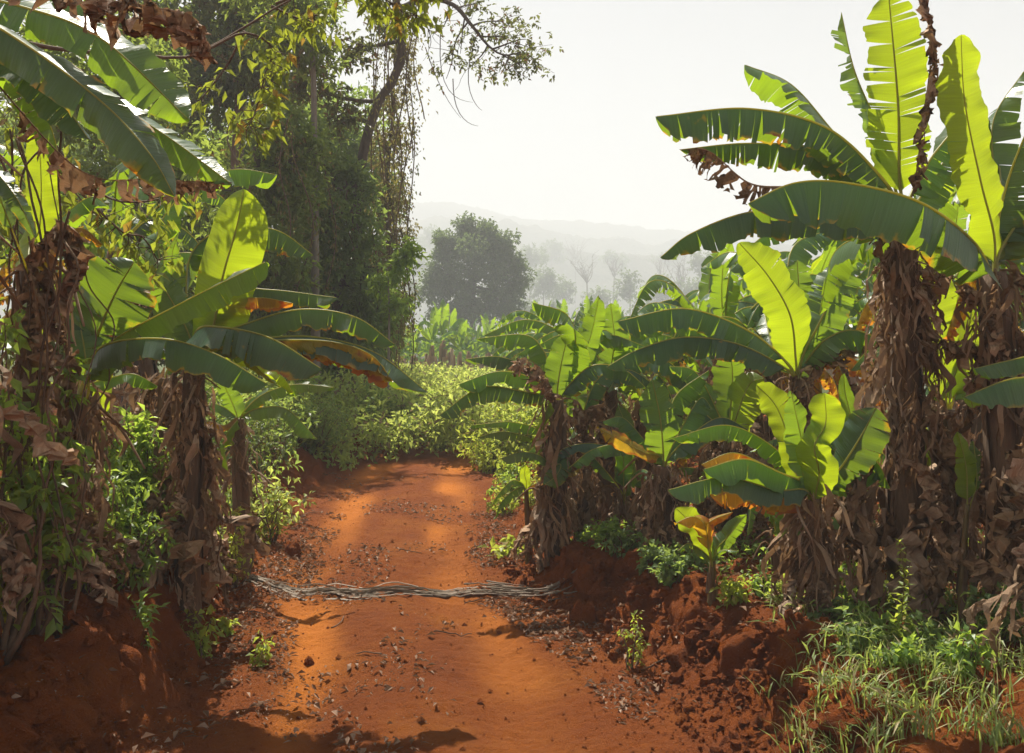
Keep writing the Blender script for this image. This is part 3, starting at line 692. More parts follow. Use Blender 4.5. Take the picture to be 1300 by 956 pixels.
plant(1215, 7.4, (1203, 520), .07, 'young banana plant right behind the tall trunk with two upright glowing leaves', seed=4, nskirt=26, flare=.2, leaves=[
    D(p=[(1198, 480, 0), (1188, 400, 0), (1180, 305, 0)], w=32, up='cam', near=5, far=5, asl=True, mat='leaf_young', tears=2, tp=.05, gap=.08, tipr=.2),
    D(p=[(1210, 480, 0), (1228, 420, 0), (1240, 360, 0), (1250, 330, 0)], w=26, up='cam', ux=-.4, near=10, far=10, asl=True, mat='leaf_young', tears=8, tp=.1),
    D(p=[(1185, 490, 0), (1150, 450, .3), (1110, 440, .4), (1080, 470, .5)], w=32, near=60, far=60, tears=14),
    D(p=[(1220, 490, 0), (1260, 460, .1), (1310, 480, .1)], w=32, near=60, far=60, tears=8),
])
plant(1218, 5.7, (1228, 640), .02, 'small bright sucker leaf standing in the dead leaves at the right', seed=5, nskirt=0, flare=.1, stemmat='stem_green', stalks=0, cat='banana sucker', name='banana_sucker', leaves=[
    D(p=[(1228, 625, 0), (1226, 590, 0), (1216, 548, 0)], w=14, up='cam', near=8, far=10, asl=True, mat='leaf_young', tears=2, tp=.15),
    D(p=[(1232, 640, 0), (1240, 610, .02), (1236, 560, .03)], w=8, up='cam', near=30, far=30, asl=True, mat='leaf', tears=2, tp=.2),
])
plant(1018, 8.2, (1012, 482), .09, 'banana plant with one tall glowing leaf slanting left and two long leaves arching left', seed=6, nskirt=46, flare=.35, low=.2, stalks=7, leaves=[
    D(p=[(1010, 455, 0), (1003, 400, -.1), (975, 350, -.15), (938, 308, -.2)], w=32, up='cam', ux=.2, near=5, far=12, asl=True, tp=.05, mat='leaf_young', tears=3, gap=.1, tipr=.3, label='tall glowing leaf slanting left'),
    D(p=[(1000, 462, 0), (950, 420, -.1), (870, 392, -.2), (784, 408, -.3)], w=36, near=70, far=50, tp=.14, mat='leaf_old', tears=12, gap=.12, tipr=.15),
    D(p=[(1000, 470, -.1), (940, 438, -.2), (870, 428, -.3), (810, 444, -.35), (770, 466, -.4)], w=32, near=72, far=55, tp=.12, mat='leaf_old', tears=12, gap=.12, tipr=.3),
    D(p=[(1015, 460, .1), (1016, 400, .3), (1012, 330, .4)], w=38, up='cam', ux=.1, near=15, far=20, asl=True, tp=.05, mat='leaf', tears=16, gap=.2),
    D(p=[(1020, 450, 0), (1045, 400, 0), (1070, 340, .1), (1085, 320, .1)], w=36, up='cam', ux=-.6, near=30, far=20, asl=True, tp=.1, mat='leaf', tears=18, gap=.3),
    D(p=[(1022, 462, 0), (1050, 430, -.1), (1090, 420, -.15), (1150, 450, -.2)], w=36, near=70, far=50, tp=.1, mat='leaf', tears=14, gap=.3),
    D(p=[(1012, 440, .3), (1000, 360, .6), (1010, 310, .9), (1060, 290, 1.2)], w=40, near=40, far=50, tp=.1, tears=20, gap=.4),
    D(p=[(1012, 440, .3), (980, 350, .7), (930, 320, 1.0), (890, 340, 1.2)], w=40, near=50, far=50, tp=.1, tears=20, gap=.4),
    D(p=[(1018, 470, 0), (1060, 448, -.1), (1110, 440, -.1), (1140, 470, -.2)], w=20, near=100, far=100, mat='dry', name='dead_leaf', tears=18, gap=.8, crumple=.06, ripped=.3),
    D(p=[(1012, 478, -.1), (1010, 505, -.3), (1050, 540, -.4), (1100, 545, -.5)], w=12, near=100, far=100, mat='dry', name='dead_leaf', tears=18, gap=.8, crumple=.06, ripped=.6),
], extra=[('deadhang', 190, .9, 0), ('deadhang', 270, .8, 0)])
plant(1035, 6.0, (1035, 632), .052, 'short banana plant in front with five broad low leaves, its centre leaf glowing', seed=7, nskirt=30, flare=.22, low=.25, long=.8, stemmat='stem', stalks=3, leaves=[
    D(p=[(1036, 625, -.05), (1040, 600, -.1), (1034, 566, -.14), (1048, 538, -.1), (1047, 499, -.12)], w=22, up='cam', ux=-.2, near=-5, far=8, asl=True, tp=.0, mat='leaf_young', tears=0, gap=.05, tipr=.2, base=.2, wave=.02, label='glowing upright leaf with a folded waist'),
    D(p=[(1028, 612, 0), (1020, 570, 0), (1004, 496, 0)], w=22, up='cam', ux=.5, near=25, far=20, asl=True, tp=.06, mat='leaf', tears=1, tipr=.4),
    D(p=[(1020, 605, .1), (1003, 560, .15), (985, 515, .2), (960, 488, .2)], w=28, up=(.3, -1, .5), near=5, far=10, asl=True, tp=.05, mat='leaf_young', tears=3, gap=.08, tipr=.3),
    D(p=[(1022, 615, 0), (990, 600, -.05), (945, 583, -.15), (893, 596, -.25)], w=34, near=72, far=66, tp=.10, mat='leaf', tears=0, tipr=.2, gap=.02),
    D(p=[(1022, 622, -.05), (985, 622, -.1), (920, 606, -.18), (848, 622, -.25)], w=30, near=68, far=60, tp=.10, mat='leaf_old', tears=1, tipr=.2),
    D(p=[(1020, 612, .2), (985, 570, .25), (925, 540, .2), (855, 556, .15)], w=24, near=70, far=55, tp=.14, mat='leaf', tears=3, tipr=.2),
    D(p=[(1020, 618, .1), (970, 590, .05), (930, 575, 0), (890, 590, 0)], w=28, near=80, far=70, tp=.2, mat='leaf_turn', tears=16, gap=.3, label='leaf turning orange along its edge'),
    D(p=[(1020, 622, -.02), (990, 628, 0), (950, 618, 0), (900, 626, 0)], w=34, near=80, far=70, tp=.15, mat='leaf_turn', tears=14, gap=.3),
    D(p=[(1048, 615, 0), (1070, 590, -.05), (1095, 550, -.1), (1112, 518, -.1)], w=40, up=(-.55, -.75, .5), near=35, far=15, asl=True, tp=.14, mat='leaf_old', tears=1, tipr=.3),
    D(p=[(1048, 622, 0), (1075, 600, .05), (1110, 585, .1), (1130, 620, .1)], w=36, near=60, far=60, tp=.14, mat='leaf', tears=2),
])
plant(903, 6.4, (905, 712), .026, 'small banana sucker beside the earth bank with one orange leaf tip', seed=8, nskirt=0, flare=.05, stemmat='stem_green', stalks=0, cat='banana sucker', name='banana_sucker', leaves=[
    D(p=[(900, 700, 0), (885, 672, 0), (858, 645, 0)], w=18, up='cam', ux=.3, near=15, far=15, asl=True, mat='leaf_young', tears=0, tp=.1),
    D(p=[(898, 705, -.05), (875, 690, -.1), (860, 700, -.15)], w=12, near=50, far=50, mat='leaf', tears=0, tp=.2),
    D(p=[(908, 700, 0), (925, 680, 0), (948, 652, 0)], w=13, up='cam', ux=-.3, near=20, far=20, asl=True, mat='leaf', tears=0, tp=.1),
    D(p=[(908, 705, -.02), (920, 698, -.05), (938, 700, -.08)], w=9, near=30, far=30, mat='leaf', tears=0, tp=.2),
    D(p=[(900, 700, -.08), (895, 668, -.12), (880, 656, -.12), (856, 665, -.12)], w=17, up=(0, -.6, .8), near=45, far=40, mat='leaf_turn', tears=3, tp=.3, label='orange dying leaf tip'),
    D(p=[(902, 700, -.05), (896, 672, -.08), (905, 660, -.08), (930, 650, -.1)], w=9, up=(0, -.6, .8), near=25, far=25, mat='leaf_turn', tears=1, tp=.3),
])
plant(706, 8.1, (708, 508), .07, 'clump banana plant beside the track with leaves drooping left over the green field', seed=9, nskirt=36, flare=.03, low=.2, stalks=2, long=.7, leaves=[
    D(p=[(700, 500, 0), (670, 478, -.1), (630, 472, -.15), (582, 488, -.2)], w=22, near=66, far=50, tp=.12, mat='leaf', tears=2, tipr=.2),
    D(p=[(700, 505, 0), (665, 497, -.1), (610, 492, -.15), (558, 527, -.2)], w=24, near=68, far=55, tp=.12, mat='leaf_old', tears=16, gap=.2, tipr=.2),
    D(p=[(702, 498, .2), (675, 470, .3), (635, 453, .3), (590, 456, .3)], w=20, near=60, far=50, tp=.12, mat='leaf_old', tears=4),
    D(p=[(708, 490, 0), (715, 450, 0), (722, 425, 0)], w=22, up='cam', ux=-.3, near=10, far=14, asl=True, tp=.1, mat='leaf', tears=2),
    D(p=[(712, 495, .1), (730, 440, 0), (720, 400, -.1), (676, 384, -.2)], w=30, near=60, far=48, tp=.12, mat='leaf', tears=14, gap=.12, tipr=.2),
    D(p=[(705, 490, .2), (690, 445, .3), (665, 425, .4), (605, 430, .5)], w=26, near=66, far=55, tp=.1, mat='leaf', tears=10),
    D(p=[(702, 500, -.1), (688, 470, -.15), (665, 455, -.2), (650, 468, -.3)], w=18, near=100, far=100, mat='dry', name='dead_leaf', tears=16, gap=.8, crumple=.05, ripped=.2),
    D(p=[(715, 498, 0), (750, 465, -.1), (790, 468, -.1), (820, 492, -.1)], w=24, near=66, far=50, tp=.1, mat='leaf_old', tears=6),
    D(p=[(712, 495, .2), (745, 440, .3), (757, 395, .3), (760, 375, .3)], w=18, up='cam', near=15, far=20, asl=True, tp=.2, mat='leaf', tears=4),
    D(p=[(710, 500, .2), (735, 450, .5), (770, 425, .7), (820, 440, .8)], w=26, near=60, far=60, tp=.1, mat='leaf', tears=12),
    D(p=[(700, 505, 0), (694, 520, -.1), (680, 545, -.1)], w=14, near=60, far=60, tp=.3, mat='leaf_young', tears=1),
], extra=[('deadhang', 20, .6, 0), ('deadhang', 120, .6, 0)])
plant(738, 8.5, (740, 540), .06, 'second stem of the clump beside the track, short and ragged', seed=19, nskirt=24, flare=.03, long=.7, stalks=1, low=.2, leaves=[
    D(p=[(742, 520, 0), (760, 480, .1), (800, 470, .2), (845, 500, .3)], w=24, near=66, far=50, tp=.1, mat='leaf_old', tears=6),
    D(p=[(735, 520, 0), (730, 480, .1), (735, 430, .2)], w=20, up='cam', near=15, far=20, asl=True, mat='leaf', tears=4),
    D(p=[(735, 530, -.1), (755, 515, -.2), (775, 520, -.3), (790, 560, -.4)], w=12, near=90, far=90, mat='dry', name='dead_leaf', tears=16, gap=.8, crumple=.05, ripped=.3),
])
plant(696, 8.0, (697, 594), .03, 'low banana plant leaning out over the track edge, its pair of leaves spread level', seed=10, nskirt=8, flare=.08, stemmat='stem', stalks=1, leaves=[
    D(p=[(697, 590, 0), (685, 578, -.03), (660, 574, -.05), (636, 582, -.1)], w=15, near=66, far=40, tp=.1, mat='leaf', tears=1, tipr=.3),
    D(p=[(700, 588, 0), (715, 570, 0), (745, 563, 0), (785, 568, -.05)], w=17, near=60, far=40, tp=.1, mat='leaf_old', tears=2, tipr=.3),
    D(p=[(702, 590, -.05), (720, 595, -.1), (750, 572, -.15), (790, 563, -.2), (828, 574, -.25)], w=18, near=66, far=40, tp=.28, mat='leaf', tears=1, tipr=.3),
    D(p=[(700, 592, -.05), (712, 590, -.1), (706, 604, -.15), (690, 616, -.2)], w=15, up=(0, -1, .5), near=20, far=20, asl=True, tp=.1, mat='leaf', tears=2),
    D(p=[(697, 585, .2), (690, 550, .2), (650, 536, .2), (598, 540, .2)], w=14, near=60, far=40, tp=.2, mat='leaf', tears=3),
    D(p=[(697, 588, .2), (680, 560, .2), (640, 548, .15), (604, 556, .15)], w=13, near=60, far=40, tp=.2, mat='leaf', tears=2),
    D(p=[(706, 590, 0), (725, 600, 0), (740, 590, 0)], w=10, near=50, far=50, mat='leaf_turn', tears=2),
])
plant(672, 8.7, (668, 622), .028, 'thin banana sucker at the track edge in front of the clump', seed=11, nskirt=0, flare=.02, stemmat='stem_green', stalks=0, cat='banana sucker', name='banana_sucker', leaves=[
    D(p=[(668, 612, 0), (666, 602, 0), (667, 590, 0)], w=9, up='cam', near=5, far=5, asl=True, mat='leaf_young', tears=0, tp=.05),
    D(p=[(664, 615, 0), (650, 610, -.03), (632, 628, -.06), (624, 642, -.1)], w=9, near=55, far=40, mat='leaf', tears=2, tp=.1),
    D(p=[(665, 618, -.02), (650, 624, -.05), (635, 640, -.1), (628, 660, -.12)], w=9, near=55, far=40, mat='leaf', tears=2, tp=.1),
    D(p=[(672, 618, 0), (690, 612, 0), (700, 622, 0)], w=8, near=50, far=40, mat='leaf_turn', tears=2, tp=.2),
])
plant(838, 7.6, (842, 592), .07, 'banana plant with a slanting orange dying leaf and two low leaves reaching left', seed=12, nskirt=34, flare=.12, low=.25, leaves=[
    D(p=[(838, 580, 0), (820, 575, -.1), (790, 560, -.1), (758, 542, -.15)], w=13, up=(0, -.8, .6), near=20, far=20, tp=.15, mat='leaf_turn', tears=2, label='slanting orange dying leaf'),
    D(p=[(842, 575, 0), (838, 530, 0), (828, 482, 0)], w=26, up='cam', ux=.2, near=10, far=10, asl=True, tp=.05, mat='leaf', tears=5),
    D(p=[(850, 575, 0), (870, 535, 0), (890, 505, .05), (905, 520, .1)], w=24, near=60, far=50, tears=8),
    D(p=[(850, 580, -.05), (880, 550, -.1), (915, 530, -.1), (950, 545, -.15)], w=26, near=62, far=50, tears=6, mat='leaf_old'),
    D(p=[(835, 580, .1), (815, 555, .15), (790, 530, .2), (765, 535, .2)], w=20, near=60, far=50, tears=6),
    D(p=[(838, 578, .1), (845, 540, .3), (860, 500, .5), (900, 470, .6)], w=28, near=55, far=50, tears=8),
])
plant(775, 9.0, (772, 490), .085, 'banana plant with a dark bare upper stem among brown hanging leaves', seed=13, nskirt=28, flare=.1, low=.15, top=.9, leaves=[
    D(p=[(768, 480, 0), (745, 470, -.1), (700, 460, -.1), (680, 470, -.1)], w=22, near=66, far=50, tears=4),
    D(p=[(775, 470, 0), (780, 430, 0), (775, 385, 0)], w=22, up='cam', near=15, far=25, asl=True, tears=4),
    D(p=[(780, 480, 0), (810, 455, -.1), (850, 460, -.2), (880, 500, -.2)], w=28, near=66, far=50, tears=8, mat='leaf_old'),
    D(p=[(768, 475, .2), (750, 440, .3), (715, 425, .4), (680, 440, .5)], w=26, near=66, far=50, tears=8),
    D(p=[(776, 475, .2), (800, 420, .3), (850, 405, .4), (900, 430, .5)], w=28, near=66, far=50, tears=12),
], extra=[('deadhang', 250, .7, 0), ('deadhang', 200, .7, 0)])
plant(930, 8.4, (925, 560), .08, 'banana plant in the shade between the short plant and the long-leaved plant', seed=14, nskirt=40, flare=.25, leaves=[
    D(p=[(922, 550, 0), (900, 500, 0), (880, 470, 0), (850, 465, 0)], w=28, near=60, far=50, tears=8),
    D(p=[(925, 545, 0), (930, 480, .1), (925, 430, .1)], w=26, up='cam', near=15, far=25, asl=True, tears=4),
    D(p=[(930, 545, 0), (950, 490, 0), (970, 480, 0)], w=26, up='cam', ux=-.3, near=15, far=25, asl=True, tears=6, mat='leaf_young'),
    D(p=[(920, 550, -.1), (890, 520, -.15), (870, 500, -.2), (840, 515, -.2)], w=24, near=70, far=50, tears=10, mat='leaf_old'),
], extra=[('deadhang', 250, .8, 0), ('deadhang', 300, .8, 0), ('deadhang', 210, .7, 0)])

# ================= LEFT SIDE
plant(238, 6.65, (245, 455), .08, 'banana plant on the left bank, tall glowing leaf and long leaves over the track', seed=21, nskirt=42, flare=.24, low=.1, top=.86, long=1.0, leaves=[
    D(p=[(268, 425, 0), (283, 350, -.05), (300, 290, -.08), (310, 240, -.1)], w=44, nick=.02, up='cam', ux=-.15, near=5, far=8, asl=True, tp=.0, mat='leaf_young', tears=0, gap=.05, tipr=.28, base=.25, label='tall smooth glowing leaf'),
    D(p=[(255, 425, .1), (300, 372, .1), (345, 368, .1), (428, 378, .1)], w=26, near=60, far=48, tp=.12, mat='leaf_old', tears=3, tipr=.1),
    D(p=[(258, 430, .05), (290, 385, .0), (330, 378, -.05), (372, 385, -.1)], w=20, near=82, far=80, tp=.25, mat='leaf_turn', tears=10, gap=.3, label='orange drying leaf edge behind the glowing leaf'),
    D(p=[(262, 432, -.05), (310, 412, -.1), (380, 393, -.15), (450, 402, -.2), (502, 438, -.2)], w=33, near=62, far=50, tp=.10, mat='leaf_old', tears=2, tipr=.25),
    D(p=[(262, 440, -.1), (330, 430, -.2), (400, 428, -.25), (475, 447, -.3), (543, 498, -.3)], w=38, near=45, far=66, tp=.12, mat='leaf_old', tears=5, tipr=.3, gap=.08),
    D(p=[(300, 436, -.25), (350, 432, -.28), (420, 434, -.32), (470, 450, -.36), (498, 482, -.4)], w=34, near=80, far=88, tp=.15, crown=False, mat='leaf_turn', tears=7, tipr=.2, gap=.25, crumple=.02, label='orange and brown dying half of the leaf'),
    D(p=[(250, 420, -.2), (285, 416, -.35), (345, 430, -.4), (408, 468, -.45)], w=46, near=58, far=50, tp=.10, mat='leaf_old', tears=3, tipr=.16, gap=.05),
    D(p=[(240, 430, .1), (240, 330, .3), (285, 290, .4), (350, 292, .45), (398, 324, .5)], w=38, near=66, far=52, tp=.3, mat='leaf_old', tears=12, tipr=.2, gap=.12),
    D(p=[(235, 430, .2), (200, 300, .4), (250, 232, .5), (300, 215, .5), (352, 222, .5)], w=32, near=62, far=50, tp=.35, mat='leaf', tears=2, tipr=.08),
    D(p=[(245, 425, .1), (225, 380, .1), (218, 330, .1), (225, 300, .1)], w=18, up='cam', ux=.5, near=20, far=30, asl=True, tp=.1, mat='leaf', tears=3),
    D(p=[(240, 425, .05), (205, 360, 0), (175, 320, -.05), (150, 300, -.1)], w=28, up=(.4, -.7, .6), near=20, far=30, asl=True, tp=.1, mat='leaf', tears=4, gap=.3),
    D(p=[(235, 430, .1), (190, 350, .2), (150, 290, .2), (95, 262, .3)], w=26, near=55, far=40, tp=.1, mat='leaf', tears=6, gap=.3),
    D(p=[(262, 440, .1), (330, 460, .1), (360, 480, .1), (372, 500, .1)], w=18, near=50, far=50, tp=.3, mat='leaf_young', tears=1),
    D(p=[(250, 450, -.15), (300, 440, -.3), (330, 470, -.3), (355, 492, -.3)], w=12, near=50, far=50, tp=.2, mat='leaf_young', tears=1),
], extra=[('deadhang', 300, .5, 0), ('deadhang', 220, .5, 0)])
plant(208, 7.1, (210, 480), .065, 'bare dead banana stem wrapped in brown leaves beside the left bank plant', seed=22, nskirt=34, flare=.16, low=.2, top=.98, leaves=[
    D(p=[(212, 470, 0), (230, 440, .1), (250, 450, .1)], w=14, near=50, far=50, mat='leaf', tears=2),
], extra=[('deadhang', 200, .4, 0)])
plant(85, 5.6, (98, 500), .06, 'banana plant at the left with a broad round-ended leaf turned to the camera', seed=23, nskirt=26, flare=.22, low=.1, top=.55, long=1.0, leaves=[
    D(p=[(108, 480, 0), (122, 430, -.05), (145, 375, -.1), (170, 332, -.1)], w=64, up=(.1, -.85, .5), near=12, far=-2, asl=True, tp=.22, mat='leaf_old', tears=5, gap=.1, tipr=.35, base=.25, wave=.02, label='broad round-ended leaf turned to the camera'),
    D(p=[(112, 478, -.05), (140, 435, -.2), (230, 385, -.3), (290, 355, -.35), (338, 332, -.4)], w=34, up=(.1, -.5, 1), near=58, far=20, tp=.14, mat='leaf', tears=1, gap=.04, tipr=.10, label='long straight dark green leaf rising to the right'),
    D(p=[(112, 482, -.1), (130, 440, -.3), (205, 430, -.4), (275, 450, -.45), (340, 488, -.5)], w=40, near=60, far=50, tp=.12, mat='leaf_old', tears=2, gap=.05, tipr=.2),
    D(p=[(100, 480, .1), (95, 430, .1), (80, 385, .1), (70, 350, .1)], w=20, up='cam', ux=.5, near=20, far=20, asl=True, tp=.2, tears=2),
    D(p=[(110, 490, .1), (140, 480, .1), (170, 475, .1), (200, 490, .1)], w=22, near=50, far=50, tp=.2, tears=1),
    D(p=[(112, 500, -.1), (108, 450, -.15), (100, 380, .1), (118, 300, .2)], w=30, up=(.4, -.8, .3), near=10, far=10, asl=True, tp=.3, tears=3),
])
plant(126, 6.5, (130, 540), .025, 'small sucker with a single bright green leaf below the big round-ended leaf', seed=24, nskirt=0, flare=.05, stemmat='stem_green', stalks=0, cat='banana sucker', name='banana_sucker', leaves=[
    D(p=[(128, 530, 0), (128, 505, 0), (138, 464, 0)], w=13, up='cam', near=10, far=10, asl=True, mat='leaf_young', tears=0, tp=.05),
])
plant(40, 5.2, (35, 340), .055, 'tall dead-leaved banana stem at the left edge tangled with brown creepers', seed=25, nskirt=30, flare=.14, low=.1, top=1.0, leaves=[
    D(p=[(30, 330, -.3), (-10, 220, -.4), (20, 250, -.5), (45, 302, -.5)], w=17, up=(0, -.4, 1), near=30, far=20, tp=.4, mat='leaf_old', tears=0),
    D(p=[(38, 310, .3), (50, 290, .3), (52, 220, .3), (45, 140, .3)], w=26, up='cam', near=5, far=5, asl=True, tp=.05, mat='leaf_young', tears=2, label='glowing leaf behind the tangled twigs'),
    D(p=[(40, 330, -.1), (70, 290, -.2), (90, 300, -.3), (82, 390, -.3)], w=16, near=90, far=90, mat='dry', name='dead_leaf', tears=6, gap=.4, crumple=.06),
    D(p=[(40, 330, 0), (75, 280, 0), (115, 250, 0), (140, 265, .1)], w=26, near=50, far=50, tears=5, mat='leaf'),
    D(p=[(40, 340, 0), (80, 300, -.1), (105, 290, -.1), (130, 310, -.1)], w=16, near=60, far=60, tears=5, mat='leaf_turn'),
], extra=[('deadhang', 10, .7, 0), ('deadhang', 300, .7, 0), ('deadhang', 340, .6, 0)])
plant(-105, 4.4, (-85, 30), .11, 'tall banana plant off the left edge, its huge leaves hanging across the upper left corner', seed=26, nskirt=40, flare=.3, low=.2, leaves=[
    D(p=[(-40, 0, 0), (40, 12, -.1), (130, 50, -.2), (240, 152, -.3)], w=46, up=(.3, -.8, .6), near=30, far=15, tp=.0, mat='leaf', tears=9, gap=.06, tipr=.22, label='huge upper leaf, glowing green below its midrib'),
    D(p=[(-40, 20, -.2), (30, 55, -.3), (130, 130, -.4), (190, 195, -.5), (222, 250, -.5)], w=44, up=(.3, -.8, .6), near=35, far=35, tp=.0, mat='leaf_old', tears=4, gap=.05, tipr=.25, label='huge dark leaf slanting down to the right'),
    D(p=[(-30, 40, .2), (60, 80, .2), (200, 165, .1), (296, 235, .0)], w=34, up=(.2, -.8, .6), near=30, far=30, tp=.1, mat='leaf', tears=5, gap=.1, tipr=.25),
    D(p=[(-40, -30, .2), (40, -30, .2), (110, 10, .2), (165, 45, .2)], w=34, near=40, far=30, mat='leaf', tears=4, tp=.05),
    D(p=[(-40, 60, .1), (10, 80, .1), (70, 120, .1), (115, 180, .0)], w=40, near=60, far=40, mat='leaf_old', tears=4, tp=.05, gap=.1),
    D(p=[(-40, 30, .1), (20, 90, .3), (60, 150, .3), (80, 220, .3)], w=40, near=40, far=40, mat='leaf', tears=4, tp=.05),
    D(p=[(-30, -30, -.4), (120, 0, -.5), (200, 35, -.6), (262, 55, -.6)], w=30, near=85, far=100, curl=.9, tp=.02, mat='dry', name='dead_leaf', tears=44, gap=.92, crumple=.05, ripped=.35, label='brown dead leaf with hanging shreds'),
    D(p=[(110, 0, -.5), (170, 5, -.6), (245, 25, -.6), (270, 75, -.6)], w=20, near=92, far=92, curl=.9, tp=.02, crown=False, mat='dry', name='dead_leaf', tears=24, gap=.9, crumple=.05),
    D(p=[(-20, 90, .2), (100, 215, .1), (200, 228, .1), (296, 232, .0)], w=30, near=95, far=95, tp=.3, mat='dry', name='dead_leaf', tears=60, gap=.95, crumple=.03, ripped=.3, label='row of thin brown shreds hanging under a midrib'),
])
plant(308, 8.3, (303, 532), .06, 'young banana plant at the forest edge behind the left bank', seed=27, nskirt=8, flare=.1, stemmat='stem', leaves=[
    D(p=[(310, 522, 0), (335, 500, 0), (375, 488, 0), (424, 492, 0)], w=16, up=(0, -.6, 1), near=40, far=30, tp=.12, mat='leaf', tears=1),
    D(p=[(308, 528, 0), (330, 518, -.05), (365, 520, -.1), (403, 558, -.1)], w=20, near=60, far=40, tp=.1, mat='leaf', tears=3),
    D(p=[(300, 525, 0), (292, 505, 0), (285, 488, 0), (290, 470, 0)], w=16, up='cam', near=20, far=20, asl=True, mat='leaf', tears=1, tp=.1),
    D(p=[(298, 528, 0), (280, 515, 0), (262, 512, 0), (245, 525, 0)], w=15, near=50, far=40, mat='leaf', tears=1),
    D(p=[(300, 530, -.05), (285, 540, -.1), (265, 535, -.1), (240, 550, -.1)], w=13, near=60, far=60, mat='leaf_turn', tears=3),
    D(p=[(306, 525, .1), (320, 505, .1), (345, 505, .1)], w=14, near=40, far=40, mat='leaf', tears=1),
    D(p=[(300, 535, -.1), (285, 560, -.15), (290, 600, -.15)], w=13, near=60, far=60, mat='leaf_young', tears=2),
])
# ================= rows behind on the right
GR = 'banana plants filling the plantation behind the front row'
def rows():
    rs = random.Random(77); k = 0
    spots = []
    for Y in (9.6, 10.8, 12.2, 13.8, 15.6, 18, 20.5, 23.5, 27):
        lo = {9.6: 800, 10.8: 740, 12.2: 740, 13.8: 700, 15.6: 700, 18: 690, 20.5: 690, 23.5: 680, 27: 690}[Y]
        px = lo+rs.uniform(0, 30)
        while px < 1340:
            spots.append((px+rs.uniform(-20, 20), Y+rs.uniform(-.4, .4))); px += rs.uniform(.95, 1.4)*F/Y
    for px, Y in spots:
        h = rs.uniform(1.35, 2.05)
        if px < 900: h = min(h-.25, 1.3)
        if px > 1040: h += .35
        auto_plant((px-650)/F*Y, Y, h, rs.randrange(10**6), 'banana plant of the crowded rows behind the front plants, ragged green leaves over brown stem', GR,
                   1.0 if px > 900 else .88, 15 if Y < 13 else (7 if Y < 17 else 4), 9 if Y < 17 else 7); k += 1
    return k
print('rows', rows())
for i, (px, Y, h, s) in enumerate([(1165, 7.2, .6, .6), (985, 7.2, .4, .5), (1085, 7.4, .7, .6), (800, 8.4, .5, .55), (765, 10, .6, .6)]):
    auto_plant((px-650)/F*Y, Y, h, 500+i, 'knee-high banana sucker among the dead leaf skirts of the right-hand plants', 'suckers under the right-hand plants', s, 3, 5, 'banana_sucker', 'banana sucker', True)
# left, behind the first bank plants
for i, (px, Y, h) in enumerate([(-60, 7.8, 2.2), (120, 8.8, 2.3), (30, 10.5, 2.4), (205, 10.5, 2.0)]):
    auto_plant((px-650)/F*Y, Y, h, 700+i, 'shaded banana plant standing behind the left bank plants', 'shaded banana plants behind the left bank', 1, 16, 8)
# ---------------------------------------------------------------- leaves of bushes and trees
def leaf_cloud(Pts, A, Nn, L, Wd, fold=.25, droop=.15, quad=False):
    """one pointed folded leaf at every point: axis A, normal Nn, length L, width Wd"""
    n = len(Pts); A = unit(A); S = unit(np.cross(A, Nn)); Nn = np.cross(S, A)
    L = np.broadcast_to(L, (n,))[:, None]; Wd = np.broadcast_to(Wd, (n,))[:, None]
    b = Pts; t = Pts+A*L-Nn*L*droop
    m = Pts+A*L*.45
    l = m+S*Wd*.5+Nn*Wd*fold; r = m-S*Wd*.5+Nn*Wd*fold
    if quad:
        V = np.stack([b, l, t, r], 1).reshape(-1, 3); i = np.arange(n)[:, None]*4
        return V, [np.concatenate([i, i+1, i+2, i+3], 1)]
    V = np.stack([b, l, t, r, m], 1).reshape(-1, 3); i = np.arange(n)[:, None]*5
    return V, [np.concatenate([np.concatenate(x, 1) for x in ((i, i+4, i+1), (i+1, i+4, i+2), (i+4, i, i+3), (i+2, i+4, i+3))])]
def rdir(n):
    v = rng.normal(size=(n, 3)); return unit(v)
DENS = 6
def clump_leaves(cs, rs_, per, L, Wd, quad=True, squash=.8, hang=.35, shell=.55, lvar=.35):
    """leaves in twig clusters round clump centres cs with radii rs_"""
    cs = np.asarray(cs, float); rs_ = np.asarray(rs_, float); Pn = []; Dn = []
    for c, r in zip(cs, rs_):
        n = max(3, int(per*(r**2)))
        d = rdir(n); rad = r*rng.uniform(shell**3, 1, n)**(1/3.)
        p = c+d*rad[:, None]*np.array([1, 1, squash]); Pn.append(p); Dn.append(d)
    p = np.concatenate(Pn); d = np.concatenate(Dn)
    k = 5; n = len(p)
    tw = unit(d+rdir(n)*.8)                      # each point is a little twig carrying k leaves
    p = np.repeat(p, k, 0); tw = np.repeat(tw, k, 0)
    j = np.tile(np.arange(k), n)[:, None]
    LL = L*rng.uniform(1-lvar, 1+lvar, n*k)
    p = p+tw*(j*L*.35)
    A = unit(tw*.6+rdir(n*k)*.9+np.array([0, 0, -hang])); Nn = unit(rdir(n*k)*.7+np.array([0, 0, 1.0]))
    return leaf_cloud(p, A, Nn, LL, Wd/L*LL, quad=quad)
def limb(b, p0, p1, r0, r1, rs, wig=.06, n=8, m=0, sides=6, sag=0):
    p0 = np.array(p0, float); p1 = np.array(p1, float); L = np.linalg.norm(p1-p0)
    t = np.linspace(0, 1, n)[:, None]
    pts = p0*(1-t)+p1*t+np.array([rs.uniform(-1, 1), rs.uniform(-1, 1), .6*rs.uniform(-1, 1)])*wig*L*np.sin(np.pi*t)+np.array([rs.uniform(-1, 1), rs.uniform(-1, 1), 0])*wig*.5*L*np.sin(2*np.pi*t)
    pts[:, 2] -= sag*np.sin(np.pi*t[:, 0])
    V, Fc, U = tube_geo(pts, np.linspace(r0, r1, n), sides); b.add(V, Fc, m, U); return pts
